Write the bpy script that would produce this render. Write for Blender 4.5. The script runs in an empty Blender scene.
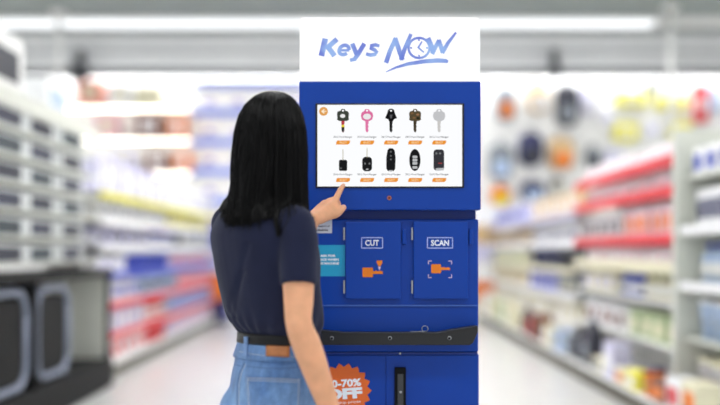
import bpy, bmesh, math, random
from mathutils import Vector, Matrix, noise
from mathutils.bvhtree import BVHTree
random.seed(7)
SC = bpy.context.scene
COL = SC.collection

# ---------------------------------------------------------------- camera / world / exposure
FPX = 1038.0
CAMZ = 1.25
cam_d = bpy.data.cameras.new('camera')
cam = bpy.data.objects.new('camera', cam_d); COL.objects.link(cam)
cam.location = (0, 0, CAMZ); cam.rotation_euler = (math.pi/2, 0, 0)
cam_d.sensor_width = 36; cam_d.lens = 36*FPX/720
cam_d.shift_y = -(202.5-250)/720
cam_d.clip_end = 200
cam_d.dof.use_dof = True
cam_d.dof.focus_distance = 2.85
cam_d.dof.aperture_fstop = (cam_d.lens/1000)/0.053
SC.camera = cam
SC.view_settings.view_transform = 'Standard'
SC.view_settings.look = 'None'
SC.view_settings.gamma = 1
SC.view_settings.use_curve_mapping = False
SC.view_settings.exposure = 0.12
W = bpy.data.worlds.new('world'); SC.world = W; W.use_nodes = True
W.node_tree.nodes['Background'].inputs[0].default_value = (0.93, 0.97, 1.0, 1)
W.node_tree.nodes['Background'].inputs[1].default_value = 0.78
LAMP = 22.0      # ceiling tube brightness

# ---------------------------------------------------------------- helpers
def X(px, Y): return (px-360)*Y/FPX
def Z(py, Y): return CAMZ+(250-py)*Y/FPX
def lin(c):
    return tuple(((v/255)/12.92 if v/255 <= .04045 else ((v/255+.055)/1.055)**2.4) for v in c)+(1,)
MATS = {}
def mat(name, rgb, rough=.5, metal=0, emit=0, var=0, vscale=8, bump=0, bscale=60, spec=.5, coat=0, alpha=1, trans=0, sss=0, sheen=0):
    if name in MATS: return MATS[name]
    m = bpy.data.materials.new(name); m.use_nodes = True
    nt = m.node_tree; b = nt.nodes['Principled BSDF']
    c = lin(rgb)
    b.inputs['Base Color'].default_value = c
    b.inputs['Roughness'].default_value = rough
    b.inputs['Metallic'].default_value = metal
    b.inputs['Specular IOR Level'].default_value = spec
    b.inputs['Coat Weight'].default_value = coat
    b.inputs['Coat Roughness'].default_value = .15
    b.inputs['Transmission Weight'].default_value = trans
    if sss:
        b.inputs['Subsurface Weight'].default_value = sss
        b.inputs['Subsurface Radius'].default_value = (.012, .005, .003)
        b.inputs['Subsurface Scale'].default_value = 1
    if sheen: b.inputs['Sheen Weight'].default_value = sheen
    if var or bump:
        tc = nt.nodes.new('ShaderNodeTexCoord')
        n = nt.nodes.new('ShaderNodeTexNoise'); n.inputs['Scale'].default_value = vscale; n.inputs['Detail'].default_value = 5
        nt.links.new(tc.outputs['Object'], n.inputs['Vector'])
        r = nt.nodes.new('ShaderNodeValToRGB')
        r.color_ramp.elements[0].position = .3; r.color_ramp.elements[1].position = .7
        r.color_ramp.elements[0].color = tuple(x*(1-var) for x in c[:3])+(1,)
        r.color_ramp.elements[1].color = tuple(min(1, x*(1+var)) for x in c[:3])+(1,)
        nt.links.new(n.outputs['Fac'], r.inputs[0]); nt.links.new(r.outputs[0], b.inputs['Base Color'])
        if bump:
            n2 = nt.nodes.new('ShaderNodeTexNoise'); n2.inputs['Scale'].default_value = bscale; n2.inputs['Detail'].default_value = 4
            nt.links.new(tc.outputs['Object'], n2.inputs['Vector'])
            bp = nt.nodes.new('ShaderNodeBump'); bp.inputs['Strength'].default_value = bump; bp.inputs['Distance'].default_value = .002
            nt.links.new(n2.outputs['Fac'], bp.inputs['Height']); nt.links.new(bp.outputs[0], b.inputs['Normal'])
    if emit:
        b.inputs['Specular IOR Level'].default_value = 0
        b.inputs['Emission Color'].default_value = c
        b.inputs['Emission Strength'].default_value = emit
        b.inputs['Base Color'].default_value = (.004, .004, .004, 1)
    MATS[name] = m
    return m

def link(name, me, m=None, parent=None, loc=None, smooth=False):
    if m is not None and not me.materials:
        me.materials.append(m)
    o = bpy.data.objects.new(name, me); COL.objects.link(o)
    if parent is not None: o.parent = parent
    if loc is not None: o.location = loc
    if smooth:
        for p in me.polygons: p.use_smooth = True
    return o
def thing(name, label, cat, loc=(0, 0, 0), group=None, rz=0):
    o = bpy.data.objects.new(name, None); COL.objects.link(o)
    o.location = loc; o.rotation_euler = (0, 0, rz); o.empty_display_size = .05
    o['label'] = label; o['category'] = cat
    if group: o['group'] = group
    return o
def tag(o, label, cat, group=None, kind=None):
    if label: o['label'] = label
    if cat: o['category'] = cat
    if group: o['group'] = group
    if kind: o['kind'] = kind
    return o
def struct(o, label=None):
    o['kind'] = 'structure'
    if label: o['label'] = label; o['category'] = words_cat(o.name)
    return o
def words_cat(n): return n.split('_')[0].split('.')[0]
def dup(root, loc, label=None, group=None, rz=None):
    r = root.copy(); COL.objects.link(r); r.location = loc
    if rz is not None: r.rotation_euler = (0, 0, rz)
    if label: r['label'] = label
    if group: r['group'] = group
    for ch in list(root.children):
        c = ch.copy(); COL.objects.link(c); c.parent = r
        for g in list(ch.children):
            d = g.copy(); COL.objects.link(d); d.parent = c
    return r
def bm_mesh(bm, name='mesh'):
    bmesh.ops.recalc_face_normals(bm, faces=bm.faces[:])
    me = bpy.data.meshes.new(name); bm.to_mesh(me); bm.free(); return me
def add_box(bm, x0, x1, y0, y1, z0, z1, bev=0, seg=2):
    t = bmesh.new()
    bmesh.ops.create_cube(t, size=1)
    for v in t.verts:
        v.co = Vector(((x0+x1)/2+v.co.x*(x1-x0), (y0+y1)/2+v.co.y*(y1-y0), (z0+z1)/2+v.co.z*(z1-z0)))
    if bev: bmesh.ops.bevel(t, geom=t.edges[:], offset=bev, segments=seg, profile=.5, affect='EDGES')
    me = bpy.data.meshes.new('t'); t.to_mesh(me); t.free(); bm.from_mesh(me); bpy.data.meshes.remove(me)
def box(name, m, parent, x0, x1, y0, y1, z0, z1, bev=0, seg=2, smooth=False):
    bm = bmesh.new(); add_box(bm, x0, x1, y0, y1, z0, z1, bev, seg)
    return link(name, bm_mesh(bm), m, parent, smooth=smooth)
def add_prism(bm, pts, y0, y1, axis='y'):
    """pts in (x,z), extruded along y"""
    def P(p, y): return (p[0], y, p[1]) if axis == 'y' else ((y, p[0], p[1]) if axis == 'x' else (p[0], p[1], y))
    a = [bm.verts.new(P(p, y0)) for p in pts]; b = [bm.verts.new(P(p, y1)) for p in pts]
    n = len(pts)
    bm.faces.new(a); bm.faces.new(b[::-1])
    for i in range(n): bm.faces.new((a[i], b[i], b[(i+1) % n], a[(i+1) % n]))
def prism(name, m, parent, pts, y0, y1, axis='y', bev=0):
    bm = bmesh.new(); add_prism(bm, pts, y0, y1, axis)
    bmesh.ops.recalc_face_normals(bm, faces=bm.faces[:])
    if bev: bmesh.ops.bevel(bm, geom=bm.edges[:], offset=bev, segments=2, profile=.5, affect='EDGES')
    return link(name, bm_mesh(bm), m, parent)
def rrect(x0, x1, z0, z1, r, n=5):
    pts = []
    for cx, cz, a0 in ((x1-r, z1-r, 0), (x0+r, z1-r, 90), (x0+r, z0+r, 180), (x1-r, z0+r, 270)):
        for i in range(n+1):
            a = math.radians(a0+90*i/n); pts.append((cx+r*math.cos(a), cz+r*math.sin(a)))
    return pts
def ellipse(cx, cz, rx, rz, n=24): return [(cx+rx*math.cos(2*math.pi*i/n), cz+rz*math.sin(2*math.pi*i/n)) for i in range(n)]
def add_tube(bm, pts, rad, seg=12, cap=True):
    """tube through points; rad = number or list"""
    pts = [Vector(p) for p in pts]; n = len(pts)
    if not isinstance(rad, (list, tuple)): rad = [rad]*n
    rings = []; up = None
    for i in range(n):
        t = (pts[min(i+1, n-1)]-pts[max(i-1, 0)]).normalized()
        if up is None:
            up = Vector((0, 0, 1)) if abs(t.z) < .9 else Vector((1, 0, 0))
        s = t.cross(up).normalized(); up = s.cross(t).normalized()
        rings.append([bm.verts.new(pts[i]+(s*math.cos(2*math.pi*k/seg)+up*math.sin(2*math.pi*k/seg))*rad[i]) for k in range(seg)])
    for a, b in zip(rings, rings[1:]):
        for k in range(seg): bm.faces.new((a[k], a[(k+1) % seg], b[(k+1) % seg], b[k]))
    if cap: bm.faces.new(rings[0][::-1]); bm.faces.new(rings[-1])
def tube(name, m, parent, pts, rad, seg=12, smooth=True):
    bm = bmesh.new(); add_tube(bm, pts, rad, seg)
    return link(name, bm_mesh(bm), m, parent, smooth=smooth)
def add_lathe(bm, prof, seg=20, c=(0, 0, 0)):
    rings = [[bm.verts.new((c[0]+r*math.cos(2*math.pi*k/seg), c[1]+r*math.sin(2*math.pi*k/seg), c[2]+z)) for k in range(seg)] for r, z in prof]
    for a, b in zip(rings, rings[1:]):
        for k in range(seg): bm.faces.new((a[k], a[(k+1) % seg], b[(k+1) % seg], b[k]))
    bm.faces.new(rings[0][::-1]); bm.faces.new(rings[-1])
def add_ball(bm, c, r, sc=(1, 1, 1), rot=None, seg=20):
    M = Matrix.Translation(Vector(c)) @ (rot.to_4x4() if rot is not None else Matrix.Identity(4)) @ Matrix.Diagonal((r*sc[0], r*sc[1], r*sc[2], 1))
    bmesh.ops.create_uvsphere(bm, u_segments=seg, v_segments=seg//2+2, radius=1, matrix=M)
def text_mesh(s, bold=0.0, shear=0.0):
    cu = bpy.data.curves.new('t', 'FONT'); cu.body = s; cu.size = 1; cu.offset = bold; cu.shear = shear; cu.resolution_u = 3
    cu.extrude = .004
    o = bpy.data.objects.new('t', cu); COL.objects.link(o)
    dg = bpy.context.evaluated_depsgraph_get(); dg.update()
    me = bpy.data.meshes.new_from_object(o.evaluated_get(dg))
    bpy.data.objects.remove(o); bpy.data.curves.remove(cu)
    return me
def text_in(name, s, m, parent, x0, x1, z0, z1, y, bold=.0, shear=0, thick=.0006, rot=0):
    """letters facing -Y filling the box"""
    me = text_mesh(s, bold, shear)
    xs = [v.co.x for v in me.vertices]; ys = [v.co.y for v in me.vertices]; zs = [v.co.z for v in me.vertices]
    ax, bx, ay, by, az, bz = min(xs), max(xs), min(ys), max(ys), min(zs), max(zs)
    cx, cz = (x0+x1)/2, (z0+z1)/2
    for v in me.vertices:
        u = (v.co.x-ax)/(bx-ax)*(x1-x0)+x0; w = (v.co.y-ay)/(by-ay)*(z1-z0)+z0; d = (v.co.z-az)/(bz-az)
        du, dw = u-cx, w-cz
        u = cx+du*math.cos(rot)-dw*math.sin(rot); w = cz+du*math.sin(rot)+dw*math.cos(rot)
        v.co = Vector((u, y-d*thick, w))
    return link(name, me, m, parent)

# ---------------------------------------------------------------- materials
M_floor = mat('floor_vinyl', (212, 212, 210), .22, var=.03, vscale=3, spec=.5)
M_ceil = mat('ceiling_grey', (146, 154, 152), .8, var=.06, vscale=2)
M_bulk = mat('bulkhead_paint', (236, 237, 238), .7, var=.03, vscale=2)
M_wall = mat('wall_white', (238, 238, 238), .7, var=.02, vscale=2)
M_dkgrey = mat('dark_grey_paint', (70, 72, 76), .6)
M_white = mat('white_steel', (236, 236, 234), .4, var=.02)
M_cream = mat('cream_steel', (214, 216, 206), .45, var=.03)
M_kick = mat('kickplate_brown', (84, 80, 68), .6, var=.1)
M_lamp = mat('lamp_diffuser', (255, 255, 255), emit=LAMP)
M_added_glow = mat('shelf_lamp', (255, 248, 232), emit=7)  # glow of the strips added under the back wall shelves
M_lamp_near = mat('lamp_diffuser_near', (255, 255, 255), emit=9.0)
M_lamp_back = mat('lamp_diffuser_dim', (250, 252, 255), emit=1.6)
M_black = mat('black_plastic', (12, 13, 15), .65, var=.1, spec=.2)
M_steel = mat('brushed_steel', (176, 178, 182), .3, metal=.9)
PAL = {'white': (240, 240, 242), 'lavender': (206, 204, 232), 'red': (214, 30, 44), 'blue': (44, 70, 190), 'dark': (36, 38, 52), 'pink': (240, 190, 200), 'pale pink': (244, 216, 224),
       'yellow': (232, 224, 60), 'orange': (232, 124, 30), 'salmon': (228, 150, 132), 'green': (176, 192, 150), 'cream': (226, 220, 190), 'grey': (126, 132, 140), 'tan': (206, 176, 130),
       'brown': (120, 62, 40), 'pale blue': (176, 196, 226), 'navy': (40, 44, 90)}
def cm(c): return mat('packaging_'+c.replace(' ', '_'), PAL[c], .45, var=.06, vscale=12)

# ================================================================ SETTING
YB = 20.0
def slab(name, m, x0, x1, y0, y1, z0, z1):
    return struct(box(name, m, None, x0, x1, y0, y1, z0, z1))
slab('floor', M_floor, -9, 9, -4, YB+.3, -.1, 0)
slab('ceiling', M_ceil, -9, 9, -1, YB+.3, 5.25, 5.35)
slab('wall_back', M_wall, -9, 9, YB, YB+.2, 0, 5.25)
slab('wall_left', M_wall, -9.2, -9, -1, YB+.2, 0, 5.25)
slab('wall_right', M_wall, 9, 9.2, -1, YB+.2, 0, 5.25)
# bulkhead beam across the back
slab('trim_1', M_bulk, -8.99, 8.99, YB-.90, YB-.60, 4.58, 5.245)
bm = bmesh.new(); add_box(bm, -8.99, 8.99, YB-.97, YB-.905, 4.43, 4.59); add_box(bm, -8.99, 8.99, YB-.95, YB-.905, 4.86, 4.89)
struct(link('trim_2', bm_mesh(bm), mat('rail_grey', (140, 142, 144), .6)))
for i, y in enumerate((18.1, 13.6, 9.2, 4.8, 0.6)):
    t = thing('ceiling_light', ['long white strip light above the back of the aisle', 'long strip light fourth from the entrance', 'long strip light over the middle of the aisle',
              'long strip light just beyond the kiosk', 'long strip light above the shopper'][i], 'ceiling light', (0, y, 5.25))
    box('housing', M_white, t, -7.5, 7.5, -.30, .30, -.05, -.002)
    box('diffuser', (M_lamp_back, M_lamp, M_lamp, M_lamp_near, M_lamp_near)[i], t, -7.4, (5.1 if i == 0 else 7.4), -.25, .25, -.07, -.052)
t = thing('added_wall_light', 'added strip light hidden behind the grey beam to brighten the back wall', 'light', (0, YB-.35, 5.25))  # unseen strip added behind the beam to brighten the back wall
box('housing', M_white, t, -8.9, 8.9, -.12, .12, -.06, -.002)
box('diffuser', M_lamp, t, -8.85, 8.85, -.10, .10, -.09, -.062)
for x, y, l in ((5.3*.96, 17.0, 'white hanging rod near the right wall end'), (-5.05, 17.4, 'white hanging rod above the left shelving')):
    t = thing('ceiling_rod', l, 'rod', (x, y, 0))
    z0 = 3.2 if x > 0 else 4.0
    tube('rod', M_white, t, [(0, 0, z0), (0, 0, 5.24)], .055 if x > 0 else .04)
    box('ceiling_plate', M_white, t, -.12, .12, -.12, .12, 5.20, 5.248)
for px, y, l in ((79, 18.9, 'dark camera housing under the beam above the left shelving'), (555, 18.9, 'dark camera housing under the beam right of the kiosk')):
    t = thing('security_camera', l, 'camera', (X(px, y), y, 4.45))
    s = 1.0 if px < 300 else .6
    box('mount', M_dkgrey, t, -.06, .06, -.02, .125, .05, .45)
    bm = bmesh.new(); add_lathe(bm, [(.02, -.14*s), (.12*s, -.12*s), (.2*s, 0), (.22*s, .08), (.2*s, .14)], 16)
    link('dome', bm_mesh(bm), M_dkgrey, t, smooth=True)

# ================================================================ GOODS
def carton(name, w, d, h, m, ml, label, cat, x=0, dark=None):
    t = thing(name, label, cat)
    box('carton_body', m, t, -d/2, d/2, -w/2, w/2, 0, h, .006, 1)
    for s in (-1, 1):
        box('printed_panel', ml, t, s*d/2-.004, s*d/2+.004, -w*.36, w*.36, h*.2, h*.72)
    return t
def bottle(name, r, h, m, mc, label, cat):
    t = thing(name, label, cat)
    bm = bmesh.new(); add_lathe(bm, [(r*.9, 0), (r, .01), (r, h*.62), (r*.8, h*.72), (r*.35, h*.82), (r*.35, h*.88)], 16); link('bottle_body', bm_mesh(bm), m, t, smooth=True)
    bm = bmesh.new(); add_lathe(bm, [(r*.42, h*.86), (r*.42, h*.98), (r*.3, h)], 16); link('cap', bm_mesh(bm), mc, t, smooth=True)
    bm = bmesh.new(); add_lathe(bm, [(r*1.02, h*.15), (r*1.02, h*.5)], 16); link('label_band', bm_mesh(bm), M_white, t, smooth=True)
    return t
def hangpack(name, w, h, d, mcard, mgood, label, cat):
    """card with blister, faces -x (right side) ; depth along x"""
    t = thing(name, label, cat)
    bm = bmesh.new(); add_prism(bm, rrect(-w/2, w/2, -h, 0, w*.08, 3), -.004, .004, 'x'); link('backing_card', bm_mesh(bm), mcard, t)
    bm = bmesh.new(); add_prism(bm, rrect(-w*.36, w*.36, -h*.92, -h*.3, w*.12, 4), -d, -.003, 'x')
    add_prism(bm, rrect(-w*.36, w*.36, -h*.92, -h*.3, w*.12, 4), .003, d, 'x'); link('blister', bm_mesh(bm), mgood, t)
    return t
def bucket(name, r, h, m, ml, label, cat):
    t = thing(name, label, cat)
    bm = bmesh.new(); add_lathe(bm, [(r*.85, 0), (r, h*.9), (r*1.04, h*.92), (r*1.04, h)], 18); link('pail', bm_mesh(bm), m, t, smooth=True)
    bm = bmesh.new(); add_lathe(bm, [(r*1.07, h*.96), (r*1.07, h*1.04), (r*.9, h*1.06)], 18); link('lid', bm_mesh(bm), ml, t, smooth=True)
    tube('handle', M_steel, t, [(0, -r*1.05, h*.8), (-r*.5*1, -r*.9, h*.55), (-r*1.1, 0, h*.42), (-r*.5, r*.9, h*.55), (0, r*1.05, h*.8)], .006, 6)
    return t
def PL(n): return n+('es' if n.endswith('x') else 's')
CNT = ['zeroth', 'first', 'second', 'third', 'fourth', 'fifth', 'sixth', 'seventh', 'eighth', 'ninth', 'tenth', 'eleventh', 'twelfth', 'thirteenth', 'fourteenth', 'fifteenth', 'sixteenth', 'seventeenth', 'eighteenth', 'nineteenth', 'twentieth', 'twenty-first', 'twenty-second']
ORD = ['lowest', 'second', 'third', 'fourth', 'fifth', 'sixth', 'seventh', 'eighth', 'ninth', 'tenth']

def FY(y): return y+.4*(18.8-y)/11.5
def gondola(name, side, y0, y1, xface, depth, ztop, shelves, label, rails, mfr, header=None, base=.12, z0=0, rh=.06):
    """shelving along the aisle. side=-1 left, +1 right. xface = aisle-side plane."""
    if side > 0: y0, y1 = FY(y0), FY(y1)
    t = thing(name, label, 'shelving', (xface, (y0+y1)/2, 0))
    L = (y1-y0)/2; s = side
    def bx(n, m, a, b, *r, bev=0):
        a, b = sorted((a*s, b*s)); return box(n, m, t, a, b, *r, bev)
    if z0: base = z0-.04
    else:
        bx('kick_plate', M_kick, .03, depth, -L, L, 0, base)
        bx('base_deck', mfr, 0, depth, -L, L, base, base+.04)
    bx('back_panel', mfr, depth-.03, depth, -L, L, base+.04, ztop)
    n = max(1, round((y1-y0)/2.4))
    for i in range(n+1):
        y = -L+2*L*i/n
        y = min(max(y, -L+.02), L-.02)
        bx('upright', mfr, depth-.08, depth-.03, y-.02, y+.02, base+.04, ztop)
    for k, z in enumerate(shelves):
        bx('shelf', mfr, .02, depth-.03, -L, L, z-.02, z)
        rc = rails[k] if k < len(rails) else None
        if rc: bx('price_rail', cm(rc), -.012, .02, -L, L, z-rh, z+(.005 if rh < .07 else .02))
    if header: bx('header_panel', mfr, 0, .03, -L, L, header[0], header[1])
    return t
def stock(kind_fn, side, xface, y0, y1, z, pitch, depth_off, label_fn, group, jitter=.0, zj=0, skip=0):
    """a row of copies of one product along the shelf"""
    n = int((y1-y0)/pitch)
    if side > 0: y0, y1 = FY(y0), FY(y1)
    first = None; k_ = 0
    for i in range(n):
        y = y0+(i+.5)*(y1-y0)/n
        if skip and random.random() < skip: continue
        label = label_fn(k_+1); k_ += 1
        loc = (xface+side*(depth_off+random.uniform(0, jitter)), y, z+.0015)
        if first is None:
            first = kind_fn(label); first.location = loc; first['group'] = group
        else: dup(first, loc, label, group)

# ---- left aisle, near section: white cartons with dark picture panels (six shelves)
XL = -2.4
gondola('shelving_unit', -1, 6.2, 9.6, XL, .55, 2.36, [1.16, 1.35, 1.54, 1.73, 1.92, 2.11], 'tall white shelving unit filled with white cartons, nearest on the left',
        [None]*6, M_cream, header=(2.24, 2.36), z0=1.125)
lev = [1.16, 1.35, 1.54, 1.73, 1.92, 2.11]
for k, z in enumerate(lev):
    for j, yc in enumerate((6.44, 7.16, 7.90, 8.72)):
        if j == 0 and k < 0: continue
        t = thing('flat_carton', 'white carton with dark picture panel, %s row up and %s column, on the left shelving' % (ORD[k] if k else 'bottom', ['nearest', 'second', 'third', 'farthest'][j]), 'carton', (XL-.22, yc, z+.0015))
        box('carton_body', mat('carton_white', (222, 226, 226), .6, var=.04), t, -.19, .20, -.345, .345, 0, .128, .005, 1)
        m2 = mat('print_dark_%d' % ((k+j) % 3), [(40, 44, 66), (30, 34, 52), (46, 58, 66)][(k+j) % 3], .5, var=.5, vscale=14)
        box('printed_panel', m2, t, .199, .204, -.27, .25, .008, .112)
# black open display base with silver and black machines
t = thing('display_plinth', 'black framed open display base with white back under the white cartons', 'display stand', (XL, 7.87, 0))
box('plinth', M_black, t, -.5, .12, -1.67, 1.73, 0, .26, .01)
box('top_slab', M_black, t, -.5, .12, -1.67, 1.73, 1.02, 1.08, .008)
box('back_panel', M_white, t, -.5, -.46, -1.67, 1.73, .26, 1.02)
for yy in (-1.62, -.49, 1.68): box('post', M_black, t, -.05, .10, yy-.03, yy+.03, .26, 1.02)
box('side_panel', M_cream, t, -.46, .06, 1.62, 1.648, .261, 1.019)
for px, l in ((0, 'silver framed black machine on the display base, nearest'), (1, 'silver framed black machine on the display base, farther')):
    yc = (6.88, 7.93)[px]
    t = thing('portable_generator', l, 'machine', (XL-.10, yc, .262))
    bm = bmesh.new(); add_prism(bm, rrect(-.34, .34, .08, .65, .12, 6), -.16, .155, 'x'); link('body', bm_mesh(bm), M_black, t)
    for xx in (-.20, .15):
        pts = [(xx, a, b) for a, b in rrect(-.40, .40, .04, .70, .17, 7)]; pts.append(pts[0])
        tube('tubular_frame', mat('silver_tube', (140, 148, 168), .4, metal=.3), t, pts, .026, 8)
    for yy in (-.25, .25): tube('cross_bar', MATS['silver_tube'], t, [(-.2, yy, .70), (.15, yy, .70)], .02, 8)
    for yy in (-.3, .3): box('foot', M_black, t, -.22, .16, yy-.05, yy+.05, 0, .06, .01)

# ---- left aisle, long far section
gondola('shelving_unit', -1, 9.63, 17.3, XL, .55, 2.3, [.44, .74, 1.03, 1.30, 1.55, 1.80], 'long mixed shelving with yellow price rails on the left, leading to the back',
        ['red', 'red', 'blue', 'white', 'white', 'yellow'], M_white)
def L_row(kind, w, h, c1, c2, z, y0, y1, pitch, noun, where, jit=.03):
    lab = lambda k: '%s %s %s from the near end, %s shelf, %s part of long left shelving' % (CNT[k], c1, noun, where[0], where[1])
    g = '%s %s on the %s left shelf, %s part' % (c1, PL(noun), where[0], where[1])
    if kind == 'c': fn = lambda l: carton(noun.replace(' ', '_'), w, .2, h, cm(c1), cm(c2), l, 'box')
    elif kind == 'b': fn = lambda l: bottle(noun.replace(' ', '_'), w/2, h, cm(c1), cm(c2), l, 'bottle')
    elif kind == 'k': fn = lambda l: bucket(noun.replace(' ', '_'), w/2, h, cm(c1), cm(c2), l, 'bucket')
    stock(fn, -1, XL, y0, y1, z, pitch, .16, lab, g, jit)
# (z, near colours, far colours)
L_row('c', .24, .36, 'lavender', 'white', 1.80, 9.75, 13.2, .31, 'box', ('top', 'near'))
L_row('c', .24, .38, 'white', 'lavender', 1.80, 13.3, 17.2, .33, 'box', ('top', 'far'))
L_row('c', .26, .19, 'white', 'grey', 1.55, 9.75, 13.2, .34, 'box', ('fifth', 'near'))
L_row('c', .22, .17, 'cream', 'yellow', 1.55, 13.3, 17.2, .34, 'box', ('fifth', 'far'))
L_row('c', .28, .17, 'lavender', 'dark', 1.30, 9.75, 12.2, .35, 'box', ('fourth', 'near'))
L_row('b', .12, .22, 'blue', 'red', 1.30, 12.3, 14.1, .22, 'bottle', ('fourth', 'middle'))
L_row('c', .28, .18, 'grey', 'white', 1.30, 14.3, 17.2, .36, 'box', ('fourth', 'far'))
L_row('c', .24, .16, 'white', 'lavender', 1.03, 9.75, 11.0, .30, 'box', ('third', 'near'))
L_row('k', .22, .18, 'blue', 'white', 1.03, 11.1, 13.4, .28, 'paint tub', ('third', 'middle'))
L_row('c', .24, .18, 'lavender', 'red', 1.03, 13.5, 17.2, .33, 'box', ('third', 'far'))
L_row('c', .22, .20, 'white', 'blue', .74, 9.75, 11.6, .30, 'box', ('second', 'near'))
L_row('c', .26, .20, 'pale blue', 'dark', .74, 11.7, 14.0, .32, 'box', ('second', 'middle'))
L_row('c', .26, .18, 'pink', 'red', .74, 14.1, 17.2, .33, 'box', ('second', 'far'))
L_row('c', .24, .21, 'lavender', 'white', .44, 9.75, 11.9, .31, 'box', ('first', 'near'))
L_row('b', .14, .24, 'red', 'white', .44, 12.0, 13.4, .22, 'bottle', ('first', 'middle'))
L_row('c', .26, .20, 'pale blue', 'blue', .44, 13.5, 17.2, .33, 'box', ('first', 'far'))
L_row('c', .24, .19, 'white', 'red', .16, 9.9, 12.0, .32, 'box', ('bottom', 'near'))
L_row('k', .24, .20, 'red', 'white', .16, 12.1, 13.3, .30, 'paint tub', ('bottom', 'middle'))
L_row('c', .28, .21, 'lavender', 'pink', .16, 13.5, 17.2, .38, 'box', ('bottom', 'far'))
# large cartons on the top of the near left shelving
t = carton('large_carton', .9, .35, .42, M_white, cm('dark'), 'large white carton with a dark print standing on top of the near left shelving', 'carton'); t.location = (XL-.25, 7.2, 2.361)
t = carton('large_carton', .55, .35, .26, cm('white'), cm('pale blue'), 'smaller white carton with pale blue print on the left shelving top, farther', 'carton'); t.location = (XL-.25, 8.5, 2.361)

# ---- right aisle
XR = 2.34
gondola('shelving_unit', 1, 6.0, 7.15, XR, .55, 2.1, [.62, 1.02, 1.42, 1.78], 'pale shelving bay nearest on the right with deep shelves',
        [None, 'white', 'white', None], M_cream)
box_h = box('end_panel', M_cream, None, XR-.04, XR+.55, FY(7.165), FY(7.235), 0, 2.13); tag(box_h, 'pale vertical end panel between the near right bay and the red railed bay', 'panel')
gondola('shelving_unit', 1, 7.3, 11.0, XR, .55, 2.12, [.50, .84, 1.14, 1.36, 1.72, 1.95], 'right shelving bay with bright red price rails',
        [None, None, 'cream', 'red', 'red', 'red'], M_white, rh=.07)
gondola('shelving_unit', 1, 11.05, 18.8, XR, .55, 2.0, [.44, .74, 1.04, 1.34, 1.66], 'long white shelving farthest down the right side', ['white', 'white', 'cream', 'white', 'lavender'], M_white)
def R_row(kind, w, h, c1, c2, z, y0, y1, pitch, noun, where, jit=.03, off=.16):
    lab = lambda k: '%s %s %s from the near end, %s shelf, %s' % (CNT[k], c1, noun, where[0], where[1])
    g = '%s %s on the %s shelf of the %s' % (c1, PL(noun), where[0], where[1])
    if kind == 'c': fn = lambda l: carton(noun.replace(' ', '_'), w, .2, h, cm(c1), cm(c2), l, 'box')
    elif kind == 'b': fn = lambda l: bottle(noun.replace(' ', '_'), w/2, h, cm(c1), cm(c2), l, 'bottle')
    elif kind == 'k': fn = lambda l: bucket(noun.replace(' ', '_'), w/2, h, cm(c1), cm(c2), l, 'tub')
    elif kind == 'h': fn = lambda l: hangpack(noun.replace(' ', '_'), w, h, .05, cm(c1), cm(c2), l, 'hanging pack')
    stock(fn, 1, XR, y0, y1, z, pitch, off, lab, g, jit)
NR, RR, FR = 'near right bay', 'red railed right bay', 'far right shelving'
R_row('c', .20, .20, 'white', 'blue', 1.78, 6.1, 7.1, .25, 'box', ('top', NR))
R_row('c', .22, .26, 'white', 'navy', 1.42, 6.1, 7.1, .25, 'box', ('third', NR))
R_row('b', .12, .28, 'pale blue', 'blue', 1.02, 6.1, 7.1, .17, 'bottle', ('second', NR))
R_row('k', .22, .26, 'pale blue', 'white', .62, 6.1, 7.1, .26, 'paint tub', ('first', NR))
R_row('k', .24, .30, 'white', 'cream', .16, 6.1, 7.1, .28, 'paint tub', ('bottom', NR))
R_row('c', .20, .15, 'white', 'pale pink', 1.95, 7.4, 10.9, .26, 'box', ('top', RR))
R_row('c', .20, .16, 'white', 'pink', 1.72, 7.4, 10.9, .27, 'box', ('fifth', RR))
R_row('c', .16, .25, 'pale pink', 'orange', 1.36, 7.4, 9.2, .22, 'box', ('fourth', RR))
R_row('c', .18, .24, 'white', 'dark', 1.36, 9.3, 10.9, .24, 'box', ('fourth', RR))
R_row('c', .20, .12, 'pale pink', 'white', 1.14, 7.4, 10.9, .26, 'box', ('third', RR))
R_row('b', .11, .22, 'cream', 'green', .84, 7.4, 8.7, .17, 'bottle', ('second', RR))
R_row('b', .13, .22, 'blue', 'white', .84, 8.8, 9.5, .18, 'bottle', ('second shelf middle part', RR))
R_row('c', .24, .20, 'cream', 'lavender', .84, 9.6, 10.9, .30, 'box', ('second far half', RR))
R_row('c', .26, .22, 'green', 'cream', .50, 7.4, 9.0, .32, 'box', ('first', RR))
R_row('c', .24, .22, 'white', 'brown', .50, 9.1, 10.9, .32, 'box', ('first far half', RR))
R_row('c', .26, .26, 'tan', 'white', 1.66, 11.2, 14.5, .34, 'box', ('top', FR))
R_row('c', .26, .28, 'lavender', 'blue', 1.66, 14.6, 18.7, .36, 'box', ('top far half', FR))
R_row('c', .26, .22, 'white', 'navy', 1.34, 11.2, 14.5, .34, 'box', ('fourth', FR))
R_row('c', .26, .22, 'tan', 'grey', 1.34, 14.6, 18.7, .37, 'box', ('fourth', FR))
R_row('k', .26, .24, 'navy', 'pale blue', 1.04, 12.6, 14.6, .55, 'paint tub', ('third', FR))
R_row('k', .24, .22, 'dark', 'grey', 1.04, 11.2, 12.5, .5, 'paint tub', ('third shelf near end', FR))
R_row('c', .26, .20, 'cream', 'green', 1.04, 14.8, 18.7, .36, 'box', ('third far half', FR))
R_row('c', .28, .22, 'blue', 'lavender', .74, 12.6, 14.8, .4, 'box', ('second', FR))
R_row('c', .28, .20, 'cream', 'tan', .74, 14.9, 18.7, .4, 'box', ('second far half', FR))
R_row('c', .24, .20, 'grey', 'cream', .74, 11.2, 12.5, .35, 'box', ('second near end', FR))
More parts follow.
